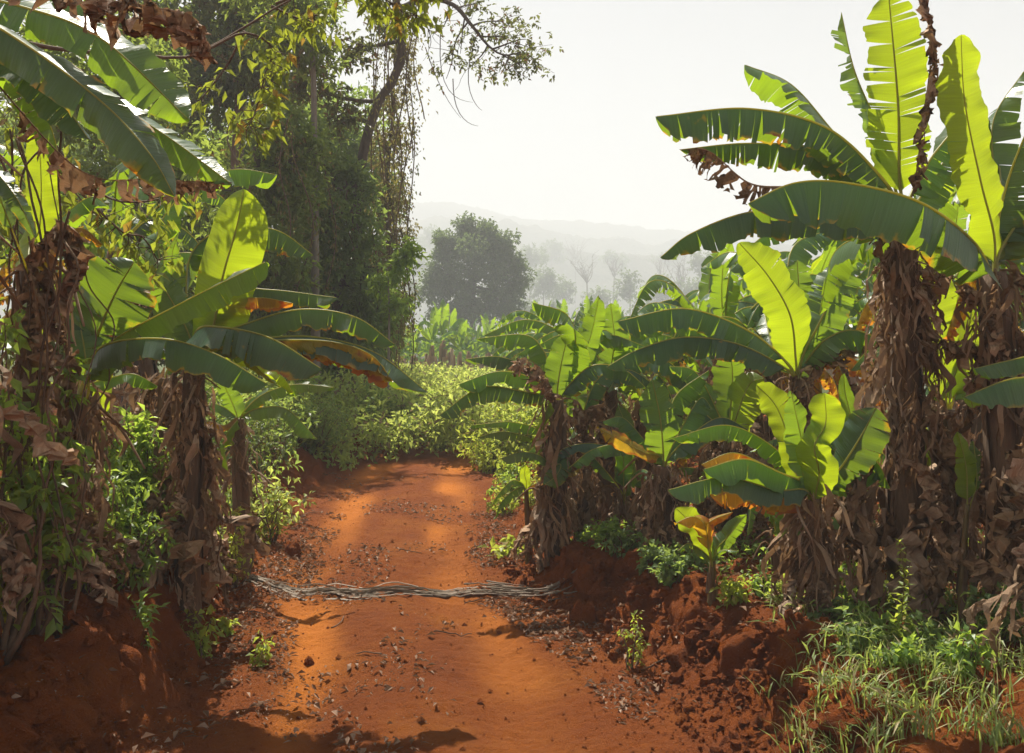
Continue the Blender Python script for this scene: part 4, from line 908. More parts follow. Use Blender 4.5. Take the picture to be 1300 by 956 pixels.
def tree(name, label, cat, base, Y, trunk, r, blobs, L, Wd, per, mat, bark='bark', group=None, seed=1, sub=9, subr=.42, hang=.35, quad=True, limbs=True, shell=.45, dyr=1.0, squash=.8):
    """trunk: pixel points (px,py[,dy]) ; blobs: (px,py,rx,ry[,dy]) crown masses; the crown is built as clumps inside them"""
    rs = random.Random(seed)
    x = (base-650)/F*Y; z = hz(x, Y); loc = np.array([x, Y, z])
    root = empty(name, tuple(loc), label, cat, group)
    tp = [np.array([x, Y, z-.3])]+[P(q[0], q[1], Y+(q[2] if len(q) > 2 else 0)) for q in trunk]
    sp, TL = spline(tp, 30)
    b = MB(); rr = r*(1.25-.85*np.linspace(0, 1, 30)**.9); rr[:3] *= [1.5, 1.2, 1.05]
    V, Fc, U = tube_geo(sp, rr, 9); b.add(V, Fc, 0, U)
    cs = []; cr = []
    for q in blobs:
        dy = q[4] if len(q) > 4 else 0; yy = Y+dy; c = P(q[0], q[1], yy); rx = q[2]*yy/F; ry = q[3]*yy/F
        for i in range(sub if len(q) < 6 else q[5]):
            d = rdir(1)[0]*rs.uniform(.25, .85)**.6
            cc = c+d*np.array([rx, rx*dyr, ry])*.85; cs.append(cc); cr.append(subr*min(rx, ry*1.2)*rs.uniform(.6, 1.2))
        if limbs:
            k = np.argmin(np.linalg.norm(sp-c, axis=1)+np.abs(np.arange(30)-20)*.05*TL/10)
            pts = limb(b, sp[k], c, r*.42, r*.15, rs, .1)
            for cc in cs[-6:]: limb(b, pts[-3], cc, r*.18, r*.04, rs, .1, 6, sides=4)
    link('trunk', (lambda me: me)(b_mesh(b, loc, 'trunk', [MAT[bark]])), root)
    V, Fc = clump_leaves(cs, cr, per*DENS, L, Wd, quad, squash, hang, shell)
    link('crown', mesh_np('crown', V-loc, Fc, [MAT[mat]], None, None, False), root)
    return root
def b_mesh(b, loc, name, mats):
    return mesh_np(name, np.concatenate(b.V)-loc, b.F, mats, np.concatenate(b.U), b.M)

# ================= the forest on the left
FG = 'forest trees on the left'
tree('leaning_tree', 'tall leaning tree, creepers round its bent dark trunk, at the right end of the forest', 'tree', 447, 21, [(450, 420), (455, 250), (462, 190), (480, 130), (505, 92), (510, 50), (500, -40, -.3), (520, -160), (530, -260)], .125,
     [(385, -80, 70, 50), (492, 25, 26, 45), (450, 60, 34, 30), (400, 110, 44, 34), (440, 150, 36, 30)], .14, .07, 34, 'f_olive', seed=3, sub=12, subr=.38)
def reach_branch():
    """the long thin branch of the leaning tree that reaches right over the sky"""
    t = bpy.data.objects['leaning_tree']; loc = np.array(t.location); rs = random.Random(8); b = MB(); Y = 21
    main, _ = spline([P(508, 12, Y), P(540, -2, Y), P(575, 6, Y-.3), P(597, 30, Y-.5), P(620, 58, Y-.6), P(640, 70, Y-.7), P(662, 66, Y-.8)], 26)
    V, Fc, U = tube_geo(main, np.linspace(.075, .012, 26), 6); b.add(V, Fc, 0, U)
    tips = []
    for k, q in [(8, (600, -12)), (9, (560, 40)), (11, (615, 2)), (13, (585, 68)), (15, (640, 30)), (17, (650, 45)), (19, (605, 90)), (20, (668, 50)), (22, (665, 88)), (24, (682, 72)), (5, (545, 60)), (14, (570, 100)), (23, (640, 92))]:
        e = P(q[0]+rs.uniform(-5, 5), q[1], Y+rs.uniform(-1, .5)); pts = limb(b, main[k], e, .022, .006, rs, .12, 8, sides=4)
        tips += [(pts[j], .28) for j in (4, 5, 6, 7)]
        for _ in range(4):
            e2 = pts[rs.randrange(3, 7)]+np.array([rs.uniform(-.5, .6), rs.uniform(-.3, .3), rs.uniform(-.5, .3)]); limb(b, pts[4], e2, .008, .003, rs, .15, 5, sides=4)
            tips.append((e2, .2))
    for q in [(540, 60, 585, 150), (560, 30, 600, 130), (600, 60, 612, 140), (575, 100, 607, 160)]:  # bare hanging twigs
        limb(b, P(q[0], q[1], Y), P(q[2], q[3], Y), .012, .003, rs, .15, 10, sides=4, sag=.3)
    br = link('branch', b_mesh(b, loc, 'branch', [MAT['bark']]), t)
    tips = [tp for tp in tips if tp[0][0] > (585-650)/F*Y or rs.random() < .3]
    V, Fc = clump_leaves([t_[0] for t_ in tips], [t_[1] for t_ in tips], 75, .10, .05, True, .7, .2, .1)
    link('foliage', mesh_np('foliage', V-loc, Fc, [MAT['f_olive']], None, None, False), br)
reach_branch()
tree('forest_tree', 'pale slim straight tree trunk rising in front of the dark forest', 'tree', 401, 19, [(400, 300), (399, 180), (396, 60), (380, -80)], .085,
     [(375, 60, 60, 45), (345, -20, 80, 50)], .17, .08, 28, 'f_dark', 'bark_pale', FG, seed=5, sub=14)
tree('forest_tree', 'dark forest tree smothered in creepers, left of the leaning trunk', 'tree', 430, 20.2, [(430, 420), (425, 320), (420, 240)], .16,
     [(420, 200, 48, 50), (455, 270, 42, 60), (400, 290, 60, 60), (440, 360, 60, 60), (385, 380, 50, 60), (470, 420, 45, 60), (420, 440, 60, 50), (475, 340, 30, 60), (452, 235, 24, 30), (465, 400, 40, 50)], .15, .075, 42, 'f_dark2', 'bark', FG, seed=6, sub=16, subr=.34)
tree('forest_tree', 'round-topped dark tree in the middle of the forest edge', 'tree', 330, 18.5, [(335, 360), (330, 260), (325, 180)], .15,
     [(340, 180, 60, 50), (310, 240, 60, 55), (365, 250, 50, 60), (330, 320, 70, 60), (385, 200, 36, 34), (300, 390, 60, 60), (365, 380, 50, 50), (320, 460, 70, 50)], .15, .07, 42, 'f_dark', 'bark', FG, seed=7, sub=16, subr=.34)
tree('forest_tree', 'tall feathery tree whose light crown tops the forest', 'tree', 300, 25, [(300, 250), (305, 120), (300, 20), (310, -100)], .20,
     [(290, 60, 80, 60), (350, 90, 50, 46), (250, 130, 60, 60), (300, -30, 110, 60), (200, 60, 70, 80), (385, 10, 50, 40), (330, -110, 110, 60)], .17, .08, 40, 'f_dark', 'bark', FG, seed=8, sub=18, subr=.38)
tree('forest_tree', 'forest tree hidden behind the banana plants at the far left', 'tree', 170, 15, [(170, 350), (165, 200), (160, 60), (150, -60)], .15,
     [(150, 80, 110, 90), (60, 120, 110, 100), (230, 230, 80, 80), (130, 260, 110, 90), (20, 270, 100, 100), (200, 370, 90, 70), (80, 400, 110, 80)], .15, .07, 30, 'f_dark', 'bark', FG, seed=9, sub=16, subr=.34)
tree('forest_tree', 'forest tree closing the back of the wood behind the creepers', 'tree', 360, 30, [(360, 300), (370, 150), (380, 60)], .2,
     [(370, 200, 110, 100), (440, 260, 70, 110), (280, 260, 120, 120), (180, 230, 120, 120), (440, 400, 80, 70), (300, 400, 110, 70), (60, 250, 120, 120), (180, 400, 110, 70)], .2, .1, 24, 'f_dark2', 'bark', FG, seed=10, sub=14, subr=.5)
tree('forest_tree', 'creeper-hung brownish tree at the right corner of the forest, vines reaching the ground', 'tree', 492, 23, [(492, 430), (495, 330), (492, 220), (500, 140)], .10,
     [(496, 250, 26, 40), (490, 310, 28, 45), (494, 370, 30, 45), (488, 190, 22, 40), (505, 170, 20, 30), (480, 430, 34, 45), (500, 120, 22, 36), (510, 60, 22, 36), (502, 280, 22, 50), (478, 270, 30, 60), (506, 400, 20, 40), (470, 360, 30, 60)], .08, .035, 100, 'f_dryish', 'bark', FG, seed=11, sub=12, subr=.45, hang=.8, squash=1.4)
tree('forest_tree', 'thin sapling with bright green whorls below the forest corner', 'tree', 491, 18, [(493, 470), (494, 400), (492, 340)], .03,
     [(505, 340, 20, 9), (488, 362, 18, 8), (512, 388, 16, 8), (520, 322, 12, 9)], .14, .06, 200, 'f_mid', 'bark_pale', FG, seed=12, sub=7, subr=.5)

# hanging vines
def vines():
    rs = random.Random(15)
    spots = [(468, 20, 330, 21.5), (478, -10, 260, 20.6), (486, 40, 420, 22), (496, -20, 300, 20.8), (503, 60, 480, 22), (512, -10, 230, 20.5), (519, 90, 420, 21.6), (524, -20, 200, 20.6),
             (508, 180, 470, 22.4), (497, 250, 500, 22), (445, 240, 430, 20), (421, 200, 420, 19), (476, 300, 520, 20), (531, -30, 150, 20.7), (515, 150, 400, 21.2), (360, 150, 330, 17.5), (300, 140, 300, 16.5), (385, 170, 400, 18)]
    for i, (px, y0, y1, Y) in enumerate(spots):
        b = MB(); top = P(px, y0, Y); bot = P(px+rs.uniform(-12, 12), y1, Y); loc = bot
        n = 22; t = np.linspace(0, 1, n)[:, None]
        pts = top*(1-t)+bot*t+np.array([.12, .12, 0])*np.stack([np.sin(t[:, 0]*7+i), np.cos(t[:, 0]*5+i*2), 0*t[:, 0]], 1)*rs.uniform(.5, 1.5)
        V, Fc, U = tube_geo(pts, .013, 4); b.add(V, Fc, 0, U)
        o = link('hanging_vine', b_mesh(b, loc, 'hanging_vine', [MAT['twig']]), None, tuple(loc))
        tag(o, 'leafy brown vine hanging at the edge of the forest' if px > 440 else 'thin creeper hanging in the shade of the dark forest', 'vine', 'vines hanging from the leaning tree' if px > 440 else 'creepers in the dark forest')
        k = int((y1-y0)*.7); tt = rng.uniform(0, 1, k)[:, None]
        idx = (tt[:, 0]*(n-1)).astype(int); p = pts[idx]+rng.normal(size=(k, 3))*.085
        V, Fc = leaf_cloud(p, rdir(k)*.7+np.array([0, 0, -1.0]), rdir(k), rng.uniform(.05, .11, k), rng.uniform(.025, .05, k), quad=True)
        link('vine_leaves', mesh_np('vine_leaves', V-loc, Fc, [MAT['f_dryish' if i % 2 else 'f_olive']], None, None, False), o)
vines()

# overhanging leafy branches of a small tree off the left edge
MAT['f_over'] = foliage_mat('foliage_overhead', (.05, .10, .02), (.13, .18, .03), (.55, .62, .05), .45, .45, (.07, (.40, .26, .04)))
def overhang():
    rs = random.Random(31); Y = 7.2
    x = (-150-650)/F*Y; z = hz(x, Y); loc = np.array([x, Y, z])
    root = empty('broadleaf_tree', tuple(loc), 'small broadleaf tree at the left edge, yellow-green branch tips hanging at the top', 'tree')
    b = MB()
    sp, _ = spline([loc-np.array([0, 0, .2]), P(-160, 200, Y), P(-120, 60, Y), P(-60, -60, Y)], 14); V, Fc, U = tube_geo(sp, np.linspace(.10, .06, 14), 8); b.add(V, Fc, 0, U)
    link('trunk', b_mesh(b, loc, 'trunk', [MAT['bark']]), root)
    paths = [[(-100, 20), (60, 60), (180, 70), (240, 72), (310, 35), (350, 10), (400, -15), (440, -30)], [(240, 72), (270, 60), (310, 42), (345, 60), (335, 100), (325, 140), (316, 160)],
             [(350, 5), (420, -20), (470, -10), (510, 12), (530, 20)], [(345, 8), (370, 20), (385, 25), (400, 20)], [(310, 40), (290, 80), (260, 120), (240, 140)], [(430, -25), (500, -30), (560, -18)],
             [(-100, 60), (20, 120), (60, 200), (100, 250), (130, 280)], [(-100, 100), (0, 200), (20, 300), (60, 380)], [(20, 120), (120, 240), (190, 255), (250, 230)], [(60, 200), (150, 290), (180, 300), (200, 330)]]
    tw = MB(); Pn = []; Dn = []
    for pi, path in enumerate(paths):
        dyy = [0, -.1, .2, .1, .1, .3, -1.2, -1.3, -1.1, -1.2][pi]
        m, _ = spline([P(q[0], q[1], Y+dyy+rs.uniform(-.15, .15)) for q in path], 22)
        V, Fc, U = tube_geo(m, np.linspace(.022 if pi == 0 else .012, .004, 22), 5); tw.add(V, Fc, 0, U)
        for j in range(9 if pi else 14, 22, 1 if pi in (1, 2, 5) else 2):
            for _ in range(4 if pi not in (0, 4) else 2):
                e = m[j]+np.array([rs.uniform(-.14, .14), rs.uniform(-.15, .15), rs.uniform(-.14, .06)])
                limb(tw, m[j], e, .004, .002, rs, .1, 4, sides=3)
                for _ in range(2 if pi not in (1, 2, 5) else 3): Pn.append(e+np.array([rs.uniform(-.04, .04) for _ in range(3)])); Dn.append(np.array([rs.uniform(-.6, .6), rs.uniform(-.4, .2), rs.uniform(-1, -.1)]))
    br = link('branch', b_mesh(tw, loc, 'branch', [MAT['twig']]), root)
    n = len(Pn); V, Fc = leaf_cloud(np.array(Pn), np.array(Dn), rdir(n)*.8+np.array([0, -.5, .8]), rng.uniform(.07, .14, n), rng.uniform(.035, .065, n))
    link('foliage', mesh_np('foliage', V-loc, Fc, [MAT['f_over']], None, None, False), br)
overhang()

# tangle of thin dead creepers at the left edge
def tangle():
    rs = random.Random(41)
    for i in range(12):
        b = MB(); Y = rs.uniform(4.7, 5.3); px = rs.uniform(-15, 95); y0 = rs.uniform(130, 330); y1 = rs.uniform(560, 740)
        a = P(px, y0, Y); c = P(px+rs.uniform(-50, 50), y1, Y); mid = (a+c)/2+np.array([rs.uniform(-.25, .25), rs.uniform(-.15, .15), 0])
        m, _ = spline([a, a*.7+mid*.3+np.array([rs.uniform(-.1, .1), 0, 0]), mid, c*.6+mid*.4+np.array([rs.uniform(-.12, .12), 0, 0]), c], 30)
        m = m+.018*np.stack([np.sin(np.linspace(0, 22, 30)+i), np.cos(np.linspace(0, 17, 30)), 0*np.linspace(0, 1, 30)], 1)
        V, Fc, U = tube_geo(m, rs.uniform(.004, .009), 4); b.add(V, Fc, 0, U)
        o = link('creeper_stem', b_mesh(b, c, 'creeper_stem', [MAT['twig']]), None, tuple(c))
        tag(o, 'thin twisted brown creeper stem wound round the dead-leaved stem at the left edge', 'creeper', 'creeper stems at the left edge')
tangle()

# ================= shrubs
def shrub(px, py_top, Y, w, label, mat='f_mid', L=.07, Wd=.032, per=260, seed=1, name='shrub', cat='shrub', group=None, nst=10, quad=False, hang=.35, open_=.0, dz=0):
    rs = random.Random(seed); x = (px-650)/F*Y; z = hz(x, Y)+dz; loc = np.array([x, Y, z])
    top = P(px, py_top, Y)[2]; h = max(.15, top-z); rw = w*Y/F/2
    root = empty(name, tuple(loc), label, cat, group); b = MB(); cs = []; cr = []
    for i in range(nst):
        a = rs.uniform(0, 6.28); q = rs.uniform(.1, .9)**.7; e = loc+np.array([math.cos(a)*rw*q, math.sin(a)*rw*q, h*rs.uniform(.55, .95)*(1-.35*q*q)])
        pts = limb(b, loc-np.array([0, 0, .05]), e, .008+.006*h, .003, rs, .12, 8, sides=4)
        for j in (3, 5, 7):
            cs.append(pts[j]+np.array([rs.uniform(-1, 1), rs.uniform(-1, 1), rs.uniform(-.3, .6)])*rw*.18); cr.append(rw*rs.uniform(.18, .34)*(1-open_))
    link('stems', b_mesh(b, loc, 'stems', [MAT['twig']]), root)
    V, Fc = clump_leaves(cs, cr, per/max(.05, rw), L, Wd, quad, .8, hang, .2)
    link('foliage', mesh_np('foliage', V-loc, Fc, [MAT[mat]], None, None, False), root)
    return root
S_ = shrub
S_(150, 520, 6.6, 110, 'dense dark leafy shrub between the two left-hand banana plants', 'f_mid', .075, .034, 420, 1, nst=22)
S_(165, 590, 6.1, 90, 'low glossy shrub at the foot of the left bank plants', 'f_mid', .06, .028, 300, 2, nst=14)
S_(40, 450, 5.0, 120, 'light-catching leafy weed climbing at the far left edge', 'f_mid', .085, .04, 170, 3, nst=9, open_=.2)
S_(0, 300, 4.75, 100, 'leafy climber high on the left edge in front of the dead stem', 'f_mid', .085, .045, 60, 17, nst=6, open_=.3)
S_(75, 400, 5.1, 60, 'thin leafy climber winding up beside the left banana stem', 'f_mid', .075, .04, 60, 18, nst=5, open_=.3)
S_(20, 560, 4.9, 100, 'sprawling broad-leaved weed at the lower left edge', 'f_yel', .09, .045, 110, 4, nst=7, open_=.3)
S_(110, 640, 5.7, 60, 'pale weedy plant in front of the left dead leaves', 'f_yel', .06, .03, 120, 5, nst=7, open_=.3)
S_(300, 640, 8.0, 60, 'yellow-green feathery shrub right of the left banana skirt', 'f_yel', .05, .024, 170, 6, nst=9, open_=.3)
S_(345, 615, 9.6, 80, 'sparse yellow twiggy shrub on the left verge of the track', 'f_yel', .05, .024, 150, 7, nst=8, open_=.4)
S_(262, 700, 7.2, 34, 'small herb between the banana skirt and the leaf litter', 'f_mid', .05, .028, 120, 8, nst=6)
S_(255, 775, 6.3, 50, 'bright low seedling on the left slope', 'f_yel', .06, .034, 12, 9, nst=4, name='weed', cat='weed')
S_(292, 792, 6.75, 22, 'tiny pale seedling in the leaf litter, farther from the bank', 'f_yel', .045, .028, 6, 10, nst=2, name='weed', cat='weed')
S_(333, 838, 6.2, 18, 'tiny pale seedling lowest on the left of the track', 'f_yel', .045, .028, 6, 11, nst=2, name='weed', cat='weed')
S_(183, 762, 5.6, 40, 'pinnate-leaved weed on top of the left mound', 'f_mid', .07, .022, 12, 12, nst=3, name='weed', cat='weed')
S_(648, 682, 9.0, 34, 'small bright weed at the right edge of the track', 'f_yel', .09, .045, 20, 13, nst=3, name='weed', cat='weed')
S_(800, 762, 6.2, 36, 'sprig of pale weed on the right-hand bank face', 'f_yel', .035, .018, 30, 14, nst=3, name='weed', cat='weed')
rsS = random.Random(60)
for i, (px, pt, Y, w_) in enumerate([(760, 692, 7.9, 40), (790, 690, 7.5, 46), (828, 700, 7.1, 42), (772, 704, 7.6, 36), (856, 712, 6.8, 36), (805, 682, 7.9, 50), (745, 690, 8.3, 36), (880, 700, 7.1, 40), (845, 684, 7.6, 46)]):
    S_(px, pt, Y, w_, 'pale green leafy undergrowth plant below the banana clump right of the track', 'f_dusty' if i % 3 else 'f_mid', .05, .03, 110, 100+i, name='undergrowth_plant', cat='plant', group='undergrowth plants right of the track', nst=9)
for i, (px, pt, Y) in enumerate([(930, 735, 6.3), (965, 725, 6.4), (1000, 735, 6.2), (1075, 700, 6.4), (1120, 720, 6.1), (1090, 735, 6.0), (1185, 735, 5.8), (1240, 745, 5.7)]):
    S_(px, pt, Y, 40, 'small shaded weed among the dead leaves under the right-hand plants', 'f_mid' if i % 2 else 'f_yel', .045, .026, 130, 120+i, name='weed', cat='weed', group='small weeds under the right-hand plants', nst=6)
def tall_weed():
    Y = 5.35; px = 1146; x = (px-650)/F*Y; z = hz(x, Y); loc = np.array([x, Y, z]); top = P(1142, 688, Y)
    o = empty('tall_weed', tuple(loc), 'single upright weed with whorls of pointed leaves in front of the tall trunk', 'weed')
    b = MB(); pts = limb(b, loc, top, .005, .002, random.Random(2), .03, 14); link('stem', b_mesh(b, loc, 'stem', [MAT['petiole']]), o)
    Pn = []; A = []
    for k in range(1, 14):
        for j in range(6):
            a = j*1.05+k; Pn.append(pts[k]); A.append([math.cos(a), math.sin(a), .1+.7*math.sin(a*3+k)])
    n = len(Pn); V, Fc = leaf_cloud(np.array(Pn), np.array(A), np.tile([0, 0, 1.], (n, 1))+rdir(n)*.2, np.repeat(np.linspace(.10, .035, 13), 6), np.repeat(np.linspace(.035, .014, 13), 6))
    link('foliage', mesh_np('foliage', V-loc, Fc, [MAT['f_yel']], None, None, False), o)
tall_weed()
# shrubs along the left verge and the forest edge
SG = 'grey-green bushes along the foot of the forest'
k = 0
for Y, lo, hi, dens, hh in ((9.5, 240, 315, 2, .6), (11, 240, 345, 3, .9), (12.5, 240, 375, 4, 1.1), (14, 240, 420, 5, 1.1), (16.5, 330, 500, 5, 1.1), (19, 380, 560, 4, 1.2), (22, 420, 580, 4, 1.1)):
    for j in range(dens):
        px = lo+(hi-lo)*(j+.5+rsS.uniform(-.3, .3))/dens; x = (px-650)/F*Y; z = hz(x, Y); h = hh*rsS.uniform(.8, 1.15)*(.55 if px > 400 else 1)
        pt = 400-(z+h-H)/Y*F
        S_(px, pt, Y, 1.5*F/Y*rsS.uniform(.8, 1.2), 'twiggy grey-green bush at the foot of the forest', ['f_mid', 'f_field', 'f_dark2', 'f_dusty', 'f_olive'][k % 5], (.04+.002*Y)*(.7, 1.3, 1.0, 1.7)[k % 4], (.02+.001*Y)*(.5, 1.2, .8, 1.6)[k % 4], (300, 140, 230, 90)[k % 4], 200+k, group=SG, nst=10, quad=Y > 12, open_=.1)
        k += 1
S_(625, 548, 14.0, 110, 'bright yellow-green bush where the track bends out of sight', 'f_yel', .07, .032, 240, 301, nst=14, quad=True, open_=.2)
S_(655, 565, 12.2, 80, 'airy bright bush just right of the bend in the track', 'f_yel', .065, .03, 170, 302, nst=10, quad=True, open_=.3)
S_(565, 566, 17, 100, 'low bright bush behind the end of the track', 'f_field', .07, .032, 240, 303, nst=14, quad=True, open_=.2)
S_(490, 568, 17, 90, 'low tangled bush at the left of the track end', 'f_field', .065, .03, 240, 304, nst=12, quad=True, open_=.2)
S_(660, 520, 14.5, 150, 'tall bright bush behind the right-hand clump', 'f_yel', .08, .036, 220, 305, nst=14, quad=True, open_=.2)
for i, (px, pt, Y) in enumerate([(690, 640, 9.3), (640, 618, 11), (640, 600, 11.6), (680, 600, 10.6), (650, 580, 12)]):
    S_(px, pt, Y, 45, 'loose yellow-green weed behind the sucker at the track edge', 'f_yel' if i % 2 else 'f_mid', .06, .03, 130, 320+i, name='weed', cat='weed', group='weeds behind the track-edge sucker', nst=7, open_=.2)

# ================= green field beyond the end of the track: one mass nobody could count
def field():
    n = 30000
    Y = 13.8+(46-13.8)*rng.uniform(0, 1, n)**1.15
    X = rng.uniform(-1, 1, n)*(.18*Y+1)+(-.02*Y)
    keep = ~((np.abs(X-xc(np.minimum(Y, 22))) < 1.0) & (Y < 15)); X, Y = X[keep], Y[keep]; n = len(X)
    hgt = .15+.6*np.clip(.5+.9*fbm(X*.55, Y*.45, 3, 40), 0, 1.3)
    Z = height(X, Y, False)+hgt*rng.uniform(.1, 1, n)**.6
    k = 5; p = np.repeat(np.stack([X, Y, Z], 1), k, 0)+rng.normal(size=(n*k, 3))*.09
    m = n*k; sc = np.repeat(.85+Y/40, k); L = rng.uniform(.06, .12, m)*sc
    V, Fc = leaf_cloud(p, rdir(m)+np.array([0, 0, .1]), rdir(m)*.7+np.array([0, 0, 1.]), L, L*.5, quad=True)
    o = link('ground_cover', mesh_np('ground_cover', V, Fc, [MAT['f_field']], None, None, False)); tag(o, 'tangled yellow-green low growth covering the field beyond the track', None, None, 'stuff')
    # low herbs creeping over the floor on both sides of the track
    n = 9000
    Y = rng.uniform(5.6, 15, n); side = rng.uniform(0, 1, n) < .5
    X = np.where(side, xc(Y)+hw(Y)+.9+rng.uniform(0, 1, n)**1.5*5, xc(Y)-hw(Y)-.9-rng.uniform(0, 1, n)**1.5*3.5)
    keep = fbm(X*1.2, Y*1.2, 3, 44) > -.05; X, Y = X[keep], Y[keep]; n = len(X)
    Z = height(X, Y)+rng.uniform(.01, .16, n)
    k = 4; p = np.repeat(np.stack([X, Y, Z], 1), k, 0)+rng.normal(size=(n*k, 3))*.03; m = n*k; L = rng.uniform(.03, .065, m)
    V, Fc = leaf_cloud(p, rdir(m)+np.array([0, 0, .2]), rdir(m)*.5+np.array([0, 0, 1.]), L, L*.55, quad=False)
    o = link('ground_herbs', mesh_np('ground_herbs', V, Fc, [MAT['f_mid']], None, None, False)); tag(o, 'small creeping herbs on the soil under the banana plants', None, None, 'stuff')
field()

# ================= far grove of banana plants
def far_grove():
    protos = []; rs = random.Random(90)
    for i in range(5):
        b = MB(); h = 1.7
        tb = tube_geo(np.array([[0, 0, -.2], [0, 0, h/2], [0.03, 0, h]]), [.12, .11, .07], 7); b.add(tb[0], tb[1], 1, tb[2])
        for j in range(9):
            up = j < 3; r = rs.uniform(.3, .6) if up else rs.uniform(1.0, 1.5); hh = rs.uniform(1.1, 1.5) if up else rs.uniform(.3, .9)
            V, Q, U, SD, sp, L = leaf_geo([(0, 0, 0), (r*.2, 0, hh*.5), (r*.6, 0, hh), (r, 0, hh*(1.15 if up else .5))], rs.uniform(.15, .2), near=20 if up else 60, far=20 if up else 60, asl=True, tears=5, rs=rs, n=10, gap=.4)
            a = j*2.4+rs.uniform(-.4, .4); ca, sa = math.cos(a), math.sin(a); V = V@np.array([[ca, sa, 0], [-sa, ca, 0], [0, 0, 1]])+np.array([0, 0, h])
            b.add(V, Q, 2 if j == 8 else 0, U)
        for j in range(10):
            V = np.array([[0, -.1, 0], [0, .1, 0], [.05, .13, -.5], [.12, 0, -.9], [.04, -.1, -.55]])*rs.uniform(.7, 1.2); a = rs.uniform(0, 6.28); ca, sa = math.cos(a), math.sin(a)
            V = V@np.array([[ca, sa, 0], [-sa, ca, 0], [0, 0, 1]])+np.array([.12*ca, .12*sa, rs.uniform(.7, 1.7)]); b.add(V, np.array([[0, 1, 2, 3, 4]]), 1)
        protos.append(b.mesh('far_banana_plant', [MAT['leaf'], MAT['dry'], MAT['leaf_young']]))
    i = 0
    for Y in (41, 44, 47.5, 51, 55, 60, 66):
        x = -8.5 if Y < 50 else -10
        while x < (14 if Y < 48 else 26):
            xx = x+rs.uniform(-.5, .5); yy = Y+rs.uniform(-2.5, 2.5)+abs(xx)*.05
            o = link('banana_plant', rs.choice(protos), None, (xx, yy, hz(xx, yy)-.05)); s = rs.uniform(.7, 1.2); o.scale = (s, s, s); o.rotation_euler = (0, 0, rs.uniform(0, 6.28))
            tag(o, 'small hazy banana plant of the distant grove beyond the field', 'banana plant', 'banana plants of the distant grove'); i += 1
            x += rs.uniform(.95, 1.6)
    print('far', i)
far_grove()

